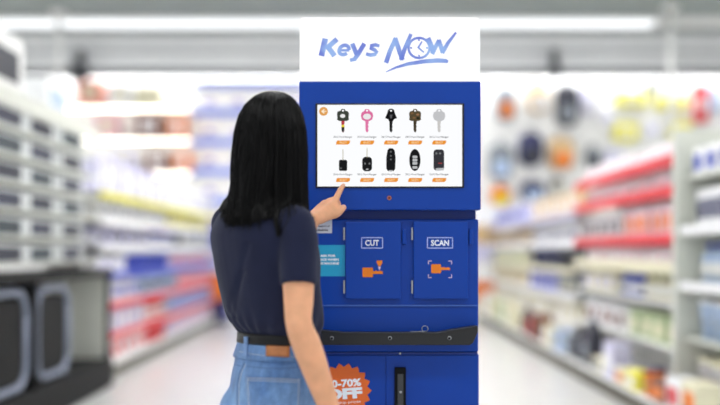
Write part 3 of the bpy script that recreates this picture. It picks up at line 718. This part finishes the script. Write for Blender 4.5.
# lower doors and handle
for a, b, nm in ((302.5, 385.2, 'lower_door'), (386.2, 477.6, 'lower_door')):
    o = box(nm, M_blue, K, kx(a, BY), kx(b, BY), BY-.003, BY+.004, .09, kz(355.6, BY), .001)
bx('screw', M_steel, K, 399.2, 401, 352.6, 354.4, BY-.003, BY)
h = bx('door_handle', M_black, K, 394.6, 406, 367.6, 428, BY-.014, BY, .003)
bx('grip', mat('grip_grey', (58, 60, 62), .4), h, 397.6, 403.4, 374, 426, BY-.017, BY-.013, .001)
prism('lock_barrel', M_steel, h, ellipse(kx(400.6, BY-.017), kz(392, BY-.017), .0034, .0034, 14), BY-.021, BY-.016)
# small cut key left on the tray
t = thing('loose_key', 'small silver key lying on the black tray under the doors', 'key', (kx(418, -.01), KY-.012, kz(333, -.02)+.0025))
bm = bmesh.new(); add_lathe(bm, [(.011, 0), (.011, .003)], 14, (.012, 0, 0)); link('bow', bm_mesh(bm), M_steel, t)
box('blade', M_steel, t, -.022, .003, -.003, .003, .0002, .0022)
tube('key_ring', M_steel, t, [(.02+.009*math.cos(a), 0, .009+.0085*math.sin(a)) for a in [2*math.pi*k/16 for k in range(17)]], .0012, 6)

# ================================================================ SHOPPER
CX, CY = -.242, 2.58
YAW = math.radians(48)
RV = Vector((math.cos(YAW), -math.sin(YAW), 0)); FV = Vector((math.sin(YAW), math.cos(YAW), 0)); UP = Vector((0, 0, 1))
def B(r, f, z): return RV*r+FV*f+UP*z
def Wd(px, py, Y): return Vector((X(px, Y)-CX, Y-CY, Z(py, Y)))
def cr(vals, t):
    """catmull-rom through a list of tuples at t in 0..1"""
    n = len(vals)-1; x = t*n; i = min(int(x), n-1); u = x-i
    p0, p1, p2, p3 = vals[max(i-1, 0)], vals[i], vals[i+1], vals[min(i+2, n)]
    return [.5*(2*b+(c-a)*u+(2*a-5*b+4*c-d)*u*u+(-a+3*b-3*c+d)*u**3) for a, b, c, d in zip(p0, p1, p2, p3)]
def loft(bm, rings, n=40, sub=6, p=2.3, rv=RV, fv=FV, off=0):
    """rings: (z, r, f, a, bfront, bback)"""
    ks = (len(rings)-1)*sub; prev = None; first = None
    for i in range(ks+1):
        z, r, f, a, bf, bb = cr(rings, i/ks)
        a += off; bf += off; bb += off
        ring = []
        for k in range(n):
            th = 2*math.pi*k/n; c, s = math.cos(th), math.sin(th)
            u = math.copysign(abs(c)**(2/p), c)*a; v = math.copysign(abs(s)**(2/p), s)*(bf if s > 0 else bb)
            ring.append(bm.verts.new(rv*(r+u)+fv*(f+v)+UP*z))
        if prev:
            for k in range(n): bm.faces.new((prev[k], prev[(k+1) % n], ring[(k+1) % n], ring[k]))
        else: first = ring
        prev = ring
    bm.faces.new(first[::-1]); bm.faces.new(prev)
def limb(bm, pts, rad, sub=8, seg=24):
    v = [tuple(p)+(r,) for p, r in zip(pts, rad)]
    n = (len(v)-1)*sub
    q = [cr(v, i/n) for i in range(n+1)]
    add_tube(bm, [a[:3] for a in q], [a[3] for a in q], seg)
    for e in (q[0], q[-1]): add_ball(bm, e[:3], e[3]*.98, seg=18)
def fused(name, bm, m, parent, vox, smooth=6, wrinkle=None):
    bmesh.ops.recalc_face_normals(bm, faces=bm.faces[:])
    me = bm_mesh(bm); o = bpy.data.objects.new('tmp', me); COL.objects.link(o)
    r = o.modifiers.new('r', 'REMESH'); r.mode = 'VOXEL'; r.voxel_size = vox; r.adaptivity = 0
    s = o.modifiers.new('s', 'SMOOTH'); s.iterations = smooth; s.factor = .5
    dg = bpy.context.evaluated_depsgraph_get(); dg.update()
    out = bpy.data.meshes.new_from_object(o.evaluated_get(dg))
    bpy.data.objects.remove(o)
    out.materials.clear()
    if wrinkle:
        nm = [v.normal.copy() for v in out.vertices]
        for v, nn in zip(out.vertices, nm): v.co += nn*wrinkle(v.co)
    return link(name, out, m, parent, smooth=True)

M_skin = mat('skin', (234, 172, 132), .5, var=.09, vscale=26, bump=.15, bscale=300, sss=.12)
WM = thing('person', 'woman with long black hair, navy t-shirt and blue jeans pointing at kiosk screen', 'person', (CX, CY, 0))

# shared anatomy
shR = B(.138, 0, 1.312); elR = Wd(299, 324, 2.42); wrR = Wd(334, 421, 2.46)
shL = B(-.14, 0, 1.318); wrL = Wd(313, 220, 2.865)
elL = (shL+wrL)/2+Vector((-.02, .05, -.185))
HC = Vector((.028, .012, 1.525))        # head centre (relative)
hy = math.radians(30); HR = Vector((math.cos(hy), -math.sin(hy), 0)); HF = Vector((math.sin(hy), math.cos(hy), 0))
def H(r, f, z): return HC+HR*r+HF*f+UP*z
bm = bmesh.new()
loft(bm, [(.84, 0, .05, .125, .085, .09), (.93, 0, .05, .118, .08, .085), (1.02, 0, .05, .098, .072, .07), (1.12, 0, .035, .105, .075, .07), (1.22, 0, .015, .125, .095, .08), (1.29, 0, .0, .130, .080, .080), (1.35, 0, -.005, .085, .05, .065), (1.38, 0, -.005, .055, .045, .055)])
limb(bm, [B(0, -.012, 1.34), B(0, -.006, 1.42), H(0, -.01, -.05)], [.052, .048, .05])
# skull, jaw, features
rotH = Matrix((HR, HF, UP)).transposed()
add_ball(bm, H(0, -.006, .014), 1, (.067, .082, .080), rotH, 28)
add_ball(bm, H(0, .018, -.040), 1, (.054, .062, .068), rotH, 24)
add_ball(bm, H(0, .055, -.088), 1, (.020, .018, .016), rotH, 14)
limb(bm, [H(0, .083, .006), H(0, .094, -.018), H(0, .100, -.032)], [.007, .009, .011], 4, 12)
add_ball(bm, H(0, .079, -.062), 1, (.022, .010, .009), rotH, 12)
for s in (-1, 1):
    add_ball(bm, H(s*.036, .050, -.020), 1, (.024, .022, .022), rotH, 14)
    add_ball(bm, H(s*.067, -.010, -.010), 1, (.008, .018, .030), rotH, 14)
    add_ball(bm, H(s*.028, .070, .024), 1, (.02, .010, .007), rotH, 12)
# arms
def arm(bm, sh, el, wr):
    limb(bm, [sh, sh.lerp(el, .35), sh.lerp(el, .75), el, el.lerp(wr, .25), el.lerp(wr, .65), wr], [.041, .040, .0355, .0315, .0345, .029, .0225])
arm(bm, shR, elR, wrR)
limb(bm, [shL, shL.lerp(elL, .5), elL, elL.lerp(wrL, .35), elL.lerp(wrL, .75), wrL], [.040, .038, .032, .033, .027, .0205])
# elbow point on the right arm
add_ball(bm, elR+Vector((-.006, -.016, 0)), .020, (1, .9, 1.2), None, 14)
# left pointing hand
def hand(bm, wr, k_idx, k_mid, k_rng, k_pky, thick=.014):
    kn = [k_idx, k_mid, k_rng, k_pky]
    for i, kk in enumerate(kn):
        side = (k_idx-k_pky).normalized()
        a = wr+side*(.012-.008*i)
        limb(bm, [a, a.lerp(kk, .5), kk], [.0165, .0145, .0112], 5, 14)
    # webbing between metacarpals
    for p_, q_ in ((0, 1), (1, 2), (2, 3)):
        m_ = (kn[p_]+kn[q_])/2
        limb(bm, [wr, wr.lerp(m_, .5), wr.lerp(m_, .9)], [.015, .0145, .0105], 4, 12)
def PW(px, py, Y): return Wd(px, py, Y)
kI, kM, kR, kP = PW(334.5, 203.5, 2.93), PW(329.5, 201.5, 2.943), PW(324.5, 203.5, 2.951), PW(320.5, 207, 2.953)
hand(bm, wrL, kI, kM, kR, kP)
hv = (kM-wrL).normalized(); kv = (kI-kP).normalized(); back = kv.cross(hv).normalized()
if back.z < 0: back = -back
pn = -back
limb(bm, [kI, PW(337.6, 195.5, 2.958), PW(340.8, 189.3, 2.976), PW(343.4, 185.2, 2.986)], [.0108, .0094, .0083, .0066], 5, 14)
for kk, s in ((kM, 1.0), (kR, .95), (kP, .8)):
    a = kk+hv*.030*s+pn*.014*s; b = a+pn*.024*s-hv*.006*s; c = b-hv*.020*s-pn*.002
    limb(bm, [kk, a, b, c], [.0106, .0098*s+.0004, .0088*s, .0074*s], 5, 14)
tm = PW(329, 215, 2.895); tj = PW(337, 213.5, 2.905); tt = PW(343.6, 207.3, 2.925)
limb(bm, [wrL+kv*.010+hv*.012+pn*.006, tm, tj, tt], [.0165, .0150, .0115, .0090], 6, 14)
limb(bm, [tm, kI.lerp(tj, .45), kI], [.013, .012, .0105], 4, 12)
# right relaxed hand
hd_ = (Vector((.40, .22, -.88))).normalized()
sd_ = hd_.cross(Vector((.75, -.66, 0))).normalized(); nn_ = hd_.cross(sd_).normalized()
rk = [wrR+hd_*.085+sd_*o for o in (.028, .009, -.010, -.027)]
hand(bm, wrR, *rk)
curl = nn_ if nn_.dot(Vector((-.6, .3, 0))) > 0 else -nn_
for kk, s in zip(rk, (.95, 1.05, 1.0, .8)):
    limb(bm, [kk, kk+hd_*.040*s+curl*.008, kk+hd_*.060*s+curl*.022, kk+hd_*.070*s+curl*.040], [.0104, .0094, .0085, .0070], 5, 14)
limb(bm, [wrR+sd_*.012+hd_*.015, wrR+sd_*.036+hd_*.045+curl*.012, wrR+sd_*.040+hd_*.075+curl*.022], [.0150, .0120, .0085], 5, 14)
body = fused('body', bm, M_skin, WM, .0030, 5)
# fingernails and face details
def nail(p, n, along, w, l):
    b = bmesh.new(); q = Matrix((n.cross(along).normalized(), along.normalized(), n.normalized())).transposed()
    add_ball(b, p, 1, (w, l, .0016), q, 12); return link('fingernail', bm_mesh(b), mat('nail_pink', (236, 180, 156), .35), WM, smooth=True)
ti = PW(343.0, 185.9, 2.984)
nail(ti+Vector((-.0012, -.0058, .0018)), Vector((-.2, -.9, .35)), Vector((.3, .35, .85)), .0042, .0058)
nail(tt+Vector((.001, -.0075, .003)), Vector((.1, -.9, .4)), (tt-tj), .0050, .0062)
for s in (-1, 1):
    b = bmesh.new(); add_ball(b, H(s*.029, .068, .005), .0125, seg=16)
    e = link('eye', bm_mesh(b), mat('eye_white', (240, 238, 234), .2), WM, smooth=True)
    b = bmesh.new(); add_ball(b, H(s*.029, .0775, .005), .0050, (1, 1, 1), seg=12); link('iris', bm_mesh(b), mat('iris_brown', (60, 36, 22), .2), e, smooth=True)
    tube('eyebrow', mat('brow_black', (28, 20, 18), .7), WM, [H(s*.014, .080, .026), H(s*.03, .077, .031), H(s*.046, .066, .026)], [.003, .0034, .0015], 8)
b = bmesh.new(); add_ball(b, H(0, .087, -.0585), 1, (.020, .0055, .0042), rotH, 14); add_ball(b, H(0, .086, -.0665), 1, (.018, .0055, .0050), rotH, 14)
link('lips', bm_mesh(b), mat('lip_rose', (190, 98, 96), .35), WM, smooth=True)

# ---- jeans
def denim():
    m = bpy.data.materials.new('denim'); m.use_nodes = True; nt = m.node_tree; bs = nt.nodes['Principled BSDF']
    tc = nt.nodes.new('ShaderNodeTexCoord')
    def nz(s, d=5, st=None):
        n = nt.nodes.new('ShaderNodeTexNoise'); n.inputs['Scale'].default_value = s; n.inputs['Detail'].default_value = d
        if st:
            mp = nt.nodes.new('ShaderNodeMapping'); mp.inputs['Scale'].default_value = st; nt.links.new(tc.outputs['Object'], mp.inputs[0]); nt.links.new(mp.outputs[0], n.inputs[0])
        else: nt.links.new(tc.outputs['Object'], n.inputs[0])
        return n
    a = nz(9, 4); b = nz(500, 2, (1, 1, .25)); c = nz(60, 5, (1, 1, .3))
    r = nt.nodes.new('ShaderNodeValToRGB'); r.color_ramp.elements[0].position = .3; r.color_ramp.elements[1].position = .72
    r.color_ramp.elements[0].color = lin((66, 104, 160)); r.color_ramp.elements[1].color = lin((134, 172, 216))
    nt.links.new(a.outputs[0], r.inputs[0])
    mx = nt.nodes.new('ShaderNodeMix'); mx.data_type = 'RGBA'; mx.blend_type = 'OVERLAY'; mx.inputs[0].default_value = .35
    nt.links.new(r.outputs[0], mx.inputs[6]); nt.links.new(b.outputs[0], mx.inputs[7])
    mx2 = nt.nodes.new('ShaderNodeMix'); mx2.data_type = 'RGBA'; mx2.blend_type = 'OVERLAY'; mx2.inputs[0].default_value = .5
    nt.links.new(mx.outputs[2], mx2.inputs[6]); nt.links.new(c.outputs[0], mx2.inputs[7])
    nt.links.new(mx2.outputs[2], bs.inputs['Base Color']); bs.inputs['Roughness'].default_value = .85; bs.inputs['Sheen Weight'].default_value = .2
    bp = nt.nodes.new('ShaderNodeBump'); bp.inputs['Strength'].default_value = .4; bp.inputs['Distance'].default_value = .001
    nt.links.new(b.outputs[0], bp.inputs['Height']); nt.links.new(bp.outputs[0], bs.inputs['Normal'])
    return m
M_denim = denim()
M_stitch = mat('stitch_pale', (196, 200, 206), .8)
M_denim_dk = mat('denim_seam', (84, 112, 158), .85)
bm = bmesh.new()
loft(bm, [(.76, 0, .05, .142, .095, .108), (.82, 0, .05, .144, .100, .116), (.88, 0, .05, .141, .098, .114), (.945, 0, .05, .133, .094, .104), (1.0, 0, .05, .118, .088, .090), (1.028, 0, .05, .111, .085, .084)], p=2.15)
for s in (-1, 1):
    limb(bm, [B(s*.076, .045, .80), B(s*.088, .03, .62), B(s*.090, .045, .46), B(s*.092, .02, .28), B(s*.095, .01, .08)], [.080, .072, .060, .056, .050])
    add_ball(bm, B(s*.066, -.014, .83), 1, (.068, .060, .085), Matrix((RV, FV, UP)).transposed(), 24)
def wr_j(c):
    return .0022*noise.noise(Vector((c.x*9, c.y*9, c.z*16)))+.0012*noise.noise(Vector((c.x*30, c.y*30, c.z*34)))
jeans = fused('jeans', bm, M_denim, WM, .005, 6, wr_j)
dg = bpy.context.evaluated_depsgraph_get()
def bvh_of(o): return BVHTree.FromPolygons([v.co.copy() for v in o.data.vertices], [tuple(p.vertices) for p in o.data.polygons])
bj = bvh_of(jeans)
CAMR = Vector((-CX, -CY, CAMZ))
def on_jeans(px, py, off=.001, bv=None):
    """point of the garment seen along the sight line, pushed out along its normal"""
    d = Vector(((px-360)/FPX, 1, (250-py)/FPX)).normalized()
    h, n, i, l = (bv or bj).ray_cast(CAMR, d)
    if h is None: return None
    if n.dot(d) > 0: n = -n
    return h+n*off, n
def patch(name, m, parent, quad, nx=12, ny=8, off=.0016, thick=.002, pointed=0, bv=None):
    """cloth patch lying on the garment; quad = 4 corners TL TR BR BL"""
    b = bmesh.new(); top = []; bot = []
    for j in range(ny+1):
        r1, r2 = [], []
        for i in range(nx+1):
            u, v = i/nx, j/ny
            px = (quad[0][0]*(1-u)+quad[1][0]*u)*(1-v)+(quad[3][0]*(1-u)+quad[2][0]*u)*v
            py = (quad[0][1]*(1-u)+quad[1][1]*u)*(1-v)+(quad[3][1]*(1-u)+quad[2][1]*u)*v
            py += pointed*v*(1-abs(2*u-1))
            h = on_jeans(px, py, off, bv)
            if h is None: b.free(); return None
            r1.append(b.verts.new(h[0]+h[1]*thick)); r2.append(b.verts.new(h[0]-h[1]*.003))
        top.append(r1); bot.append(r2)
    for j in range(ny):
        for i in range(nx):
            b.faces.new((top[j][i], top[j+1][i], top[j+1][i+1], top[j][i+1])); b.faces.new((bot[j][i], bot[j][i+1], bot[j+1][i+1], bot[j+1][i]))
    rim = [(0, i) for i in range(nx+1)]+[(j, nx) for j in range(1, ny+1)]+[(ny, i) for i in range(nx-1, -1, -1)]+[(j, 0) for j in range(ny-1, 0, -1)]
    for k in range(len(rim)):
        a, c = rim[k], rim[(k+1) % len(rim)]
        b.faces.new((top[a[0]][a[1]], top[c[0]][c[1]], bot[c[0]][c[1]], bot[a[0]][a[1]]))
    return link(name, bm_mesh(b), m, parent, smooth=True)
def stitch(name, pts, parent, rad=.0008, off=.0030, m=None, bv=None):
    q = []
    for (a, b_), (c, d) in zip(pts, pts[1:]):
        n = max(2, int(math.hypot(c-a, d-b_)/2))
        for i in range(n):
            h = on_jeans(a+(c-a)*i/n, b_+(d-b_)*i/n, off, bv)
            if h: q.append(h[0])
    h = on_jeans(pts[-1][0], pts[-1][1], off, bv)
    if h: q.append(h[0])
    if len(q) > 1: return tube(name, m or M_stitch, parent, q, rad, 6)
# waistband (ring around the body) and belt
def band(name, m, parent, z0, z1, off, n=72, th=.003, rings=((.985, .038, .130, .092, .100), (1.005, .04, .122, .090, .095)), zslope=0):
    b = bmesh.new(); R_ = []
    for z in (z0, z0+.002, (z0+z1)/2, z1-.002, z1):
        t_ = (z-.955)/.07
        f, a, bf, bb = [u+(v-u)*min(max(t_, 0), 1) for u, v in zip((.050, .133, .094, .104), (.050, .111, .085, .084))]
        ee = off+(th if z not in (z0, z1) else th*.4)
        ring = []
        for k in range(n):
            t2 = 2*math.pi*k/n; c, s = math.cos(t2), math.sin(t2); p = 2.2
            ring.append(b.verts.new(B(math.copysign(abs(c)**(2/p), c)*(a+ee), f+math.copysign(abs(s)**(2/p), s)*((bf if s > 0 else bb)+ee), z)))
        R_.append(ring)
    for a, c in zip(R_, R_[1:]):
        for k in range(n): b.faces.new((a[k], a[(k+1) % n], c[(k+1) % n], c[k]))
    b.faces.new(R_[0][::-1]); b.faces.new(R_[-1])
    return link(name, bm_mesh(b), m, parent, smooth=True)
wb = band('waistband', M_denim, jeans, .981, 1.0215, .001, th=.004)
bw = bvh_of(wb)
belt = band('belt', mat('belt_leather', (10, 10, 12), .4, var=.1, vscale=40, bump=.2, bscale=200, spec=.3), WM, 1.018, 1.044, .0045)
belt['label'] = 'black leather belt'
bb_ = bvh_of(belt)
pt = patch('leather_patch', mat('tan_leather', (176, 112, 64), .4, var=.12, vscale=60), jeans, [(266.5, 345.6), (289.6, 346.4), (289.4, 357.4), (266.3, 356.2)], 8, 4, .0012, .0022, bv=bw)
if pt: pt['label'] = 'tan leather patch on the waistband'
for q in ([(245.2, 339.6), (248.0, 339.9), (248.0, 363), (245.2, 362.7)],):
    pts = []
    lp = patch('belt_loop', mat('denim_loop', (120, 150, 196), .85), jeans, [(245.2, 336.6), (248.2, 336.8), (248.2, 344), (245.2, 343.8)], 3, 4, .0015, .003, bv=bb_)
    lp2 = patch('belt_loop', mat('denim_loop', (120, 150, 196), .85), jeans, [(245.2, 343.8), (248.2, 344), (248.2, 357.5), (245.2, 357.2)], 3, 4, .0015, .004, bv=bw)
pk = patch('rear_pocket', M_denim, jeans, [(246.5, 376.5), (300.5, 378.5), (298.5, 425), (248.5, 423)], 18, 14, .0012, .0020, pointed=9)
if pk:
    bp_ = bvh_of(pk)
    for d in (1.2, 3.4): stitch('pocket_stitch', [(248, 376.8+d), (299, 378.6+d)], pk, .0007, .0008, bv=bp_)
    stitch('pocket_stitch', [(248.3, 378), (250, 421)], pk, .0007, .0008, bv=bp_); stitch('pocket_stitch', [(299, 379), (297.2, 423)], pk, .0007, .0008, bv=bp_)
pk2 = patch('rear_pocket', M_denim, jeans, [(225.5, 372.5), (233.2, 374.5), (230.5, 420), (221.5, 414)], 8, 14, .0012, .0020)
stitch('yoke_seam', [(247, 366), (262, 368), (280, 368.5), (300, 367), (312, 364)], jeans, .0011, .0006, M_denim_dk)
stitch('yoke_seam', [(241, 366), (232, 364), (228, 361)], jeans, .0011, .0006, M_denim_dk)
stitch('centre_seam', [(244.5, 363), (240, 372), (237.5, 384), (237.5, 405), (238.5, 422)], jeans, .0013, .0006, M_denim_dk)
stitch('centre_stitch', [(246, 364), (241.8, 373), (239.4, 384), (239.2, 405), (240.2, 420)], jeans, .0007, .001)
stitch('waist_stitch', [(240, 351.5), (252, 354.2), (265, 355.8)], jeans, .0006, .0008, bv=bw)
stitch('waist_stitch', [(291, 357), (303, 356.6)], jeans, .0006, .0008, bv=bw)
# shoes
for s in (-1, 1):
    b = bmesh.new()
    limb(b, [B(s*.097, -.04, .045), B(s*.10, .03, .045), B(s*.104, .11, .035), B(s*.106, .165, .028)], [.036, .040, .038, .026])
    add_ball(b, B(s*.096, -.01, .085), .05, (1, 1, .7))
    sh = fused('shoe', b, mat('shoe_canvas', (236, 236, 234), .6), WM, .004, 4)
    for v in sh.data.vertices: v.co.z = max(v.co.z, .012)
    pts = [(.0, -.082), (.034, -.07), (.042, -.02), (.046, .08), (.044, .15), (.02, .195), (-.01, .197), (-.036, .16), (-.042, .08), (-.036, -.02), (-.03, -.07)]
    b = bmesh.new(); lo = [b.verts.new(B(s*.1+u, v, .0)) for u, v in pts]; hi = [b.verts.new(B(s*.1+u, v, .02)) for u, v in pts]
    n = len(pts); b.faces.new(lo); b.faces.new(hi[::-1])
    for i in range(n): b.faces.new((lo[i], hi[i], hi[(i+1) % n], lo[(i+1) % n]))
    link('sole', bm_mesh(b), mat('sole_rubber', (210, 208, 200), .7), sh)

# ---- t-shirt
M_shirt = mat('navy_cotton', (32, 36, 60), .9, var=.07, vscale=20, bump=.25, bscale=700, spec=.15, sheen=.08)
bm = bmesh.new()
loft(bm, [(1.034, 0, .05, .112, .086, .084), (1.048, 0, .048, .120, .092, .091), (1.066, 0, .043, .132, .100, .101), (1.10, 0, .032, .142, .106, .104), (1.16, 0, .016, .145, .114, .102), (1.23, 0, .006, .152, .120, .104), (1.285, 0, -.002, .156, .104, .104), (1.325, 0, -.006, .140, .076, .092), (1.355, 0, -.008, .105, .058, .078), (1.385, 0, -.010, .072, .052, .064)], p=2.3)
hemR = Wd(298.5, 284.5, 2.44)
limb_pts = [shR+Vector((-.008, .0, -.004)), shR.lerp(hemR, .3), shR.lerp(hemR, .65), hemR]
q = [cr([tuple(p)+(r,) for p, r in zip(limb_pts, [.0530, .0510, .0470, .0445])], i/18) for i in range(19)]
add_tube(bm, [a[:3] for a in q], [a[3] for a in q], 28); add_ball(bm, q[0][:3], .053)
hemL = shL.lerp(elL, .72)
add_tube(bm, [shL, shL.lerp(hemL, .5), hemL], [.051, .049, .046], 28); add_ball(bm, shL, .051)
def wr_s(c):
    # soft folds: drape lines running from the right armpit down, and blousing above the belt
    r = c.dot(RV); f = c.dot(FV); z = c.z
    a = noise.noise(Vector((c.x*7+3, c.y*7, z*3.2)))
    w = .0045*a+.0018*noise.noise(Vector((c.x*18, c.y*18, z*9+4)))
    if z < 1.12:
        th = math.atan2(f-.03, r); w += .0034*(1.12-z)/.1*math.sin(th*17+3*noise.noise(Vector((r*12, f*12, 0))))*min(1, max(0, (z-1.04)/.02))
    d1 = (r-.09)+(1.30-z)*.55
    w += -.0035*math.exp(-(d1/.012)**2)*(1 if f < 0 and 1.08 < z < 1.27 else 0)
    d2 = (r-.06)+(1.22-z)*.9
    w += -.003*math.exp(-(d2/.014)**2)*(1 if f < 0 and 1.05 < z < 1.2 else 0)
    return w
shirt = fused('t_shirt', bm, M_shirt, WM, .0042, 4, wr_s)
shirt['label'] = 'navy short sleeved t-shirt tucked into the jeans'
bs_ = bvh_of(shirt)
stitch('sleeve_hem', [(281, 283.2), (290, 282.6), (300, 281.2), (314, 279)], shirt, .0008, .0006, mat('navy_thread', (30, 33, 54), .9), bs_)

stitch('sleeve_seam', [(293, 213), (287, 224), (281, 240), (277.5, 258), (278.5, 272)], shirt, .0012, .0004, MATS['navy_thread'], bs_)
# ---- hair
def hair_mat():
    m = bpy.data.materials.new('black_hair'); m.use_nodes = True; nt = m.node_tree; bs = nt.nodes['Principled BSDF']
    tc = nt.nodes.new('ShaderNodeTexCoord'); mp = nt.nodes.new('ShaderNodeMapping'); mp.inputs['Scale'].default_value = (260, 260, 5)
    n = nt.nodes.new('ShaderNodeTexNoise'); n.inputs['Scale'].default_value = 1; n.inputs['Detail'].default_value = 3
    nt.links.new(tc.outputs['Object'], mp.inputs[0]); nt.links.new(mp.outputs[0], n.inputs[0])
    r = nt.nodes.new('ShaderNodeValToRGB'); r.color_ramp.elements[0].position = .35; r.color_ramp.elements[1].position = .75
    r.color_ramp.elements[0].color = lin((4, 4, 5)); r.color_ramp.elements[1].color = lin((17, 15, 15))
    nt.links.new(n.outputs[0], r.inputs[0]); nt.links.new(r.outputs[0], bs.inputs['Base Color'])
    bs.inputs['Roughness'].default_value = .34; bs.inputs['Specular IOR Level'].default_value = .16
    bp = nt.nodes.new('ShaderNodeBump'); bp.inputs['Strength'].default_value = .5; bp.inputs['Distance'].default_value = .001
    nt.links.new(n.outputs[0], bp.inputs['Height']); nt.links.new(bp.outputs[0], bs.inputs['Normal'])
    return m
M_hair = hair_mat()
# outline rows: (z, half width, back depth, front depth, f offset)
HZ = [(1.646, .006, .006, .006, .0), (1.641, .026, .032, .028, .0), (1.627, .047, .058, .052, -.002), (1.602, .065, .078, .070, -.004), (1.560, .080, .094, .078, -.006), (1.500, .088, .100, .072, -.010), (1.440, .089, .103, .062, -.016),
      (1.400, .087, .104, .060, -.018), (1.360, .084, .106, .064, -.020), (1.335, .082, .108, .066, -.020), (1.305, .080, .108, .066, -.020)]
OPEN = math.radians(146)      # the hair wraps this far round from the back on either side; the face is open
def hair_pt(th, t, off=0.0):
    """th: 0 = straight back, +-pi = front ; t 0 crown .. 1 tips"""
    z, a, bb, bf, f = cr(HZ, t)
    c, s = math.cos(th), math.sin(th)
    w = a+off; d = (bb if c > 0 else bf)+off
    v = HC+HR*(s*w)+HF*(f-c*d)
    v = Vector((v.x, v.y, z))
    return v
def drape(v, off):
    """keep a hair point outside the t-shirt"""
    if v.z > 1.42: return v
    for _ in range(2):
        h, n, i, d = bs_.find_nearest(v)
        if (v-h).dot(n) < off: v = h+n*off
    return v
def clump(th, t):
    return (.0050*noise.noise(Vector((th*3.2, t*1.2, 1)))+.0042*noise.noise(Vector((th*11, t*1.6, 5)))+.0030*noise.noise(Vector((th*45, t*2, 9))))*min(1, t*3)
def length(th):
    # tips: back hangs to the shoulder blades, the sides fall on the shoulders
    base = 1.0-.02*abs(th)
    if th > 1.7: base -= .05*min(1, (th-1.7)/.6)
    if th < -.5: base -= .07*min(1, (-th-.5)/.8)
    return base+.022*noise.noise(Vector((th*7, 0, 3)))+.026*noise.noise(Vector((th*60, 0, 3)))
bm = bmesh.new()
NCOL, NROW = 420, 46
G, I_ = [], []
for i in range(NCOL+1):
    co, ci = [], []
    for j in range(NROW+1):
        v = j/NROW
        op = math.pi if v < .16 else math.pi-(math.pi-OPEN)*min(1, (v-.16)/.16)
        th = -op+2*op*i/NCOL
        t = v*length(th)
        co.append(bm.verts.new(drape(hair_pt(th, t, clump(th, t)), .006+clump(th, t)))); ci.append(bm.verts.new(drape(hair_pt(th, t, -.016-.010*v if t > .1 else -.004), .001)))
    G.append(co); I_.append(ci)
for i in range(NCOL):
    for j in range(NROW):
        bm.faces.new((G[i][j], G[i][j+1], G[i+1][j+1], G[i+1][j])); bm.faces.new((I_[i][j], I_[i+1][j], I_[i+1][j+1], I_[i][j+1]))
    bm.faces.new((G[i][NROW], I_[i][NROW], I_[i+1][NROW], G[i+1][NROW]))
for j in range(NROW):
    for i in (0, NCOL):
        bm.faces.new((G[i][j], I_[i][j], I_[i][j+1], G[i][j+1]))
bm.faces.new([G[i][0] for i in range(NCOL+1)])
# loose strands on top of the mass
for k in range(900):
    th0 = random.uniform(-OPEN, OPEN); drift = random.uniform(-.16, .16); t0 = random.uniform(.01, .35); t1 = length(th0)*random.uniform(.9, 1.045)
    pts = []
    o0 = random.uniform(.0, .0022)
    for q_ in range(11):
        u = q_/10; t = t0+(t1-t0)*u; th = th0+drift*u*u+.02*math.sin(u*9+k)
        p = hair_pt(th, min(t, .999), clump(th, t)+o0+.0015*u*random.random())
        if t > 1: p.z -= (t-1)*.36
        pts.append(drape(p, .0065+clump(th, t)+o0))
    add_tube(bm, pts, [.0007]+[.0009]*9+[.0003], 4)
# strands sliding forward over the right shoulder
for k in range(260):
    th0 = random.uniform(.75, 1.9); ts = random.uniform(.12, .5); pts = []
    for q_ in range(10):
        u = q_/9; t = ts+(.97-ts)*u
        p = hair_pt(th0, t, .002+.010*u*u*random.uniform(.6, 1.2)); p += RV*(.03*u*u); p.z -= .03*u*u
        pts.append(drape(p, .006))
    add_tube(bm, pts, [.0010]*9+[.0003], 4)
hair = link('hair', bm_mesh(bm), M_hair, WM, smooth=True)
hair['label'] = 'long straight black hair'
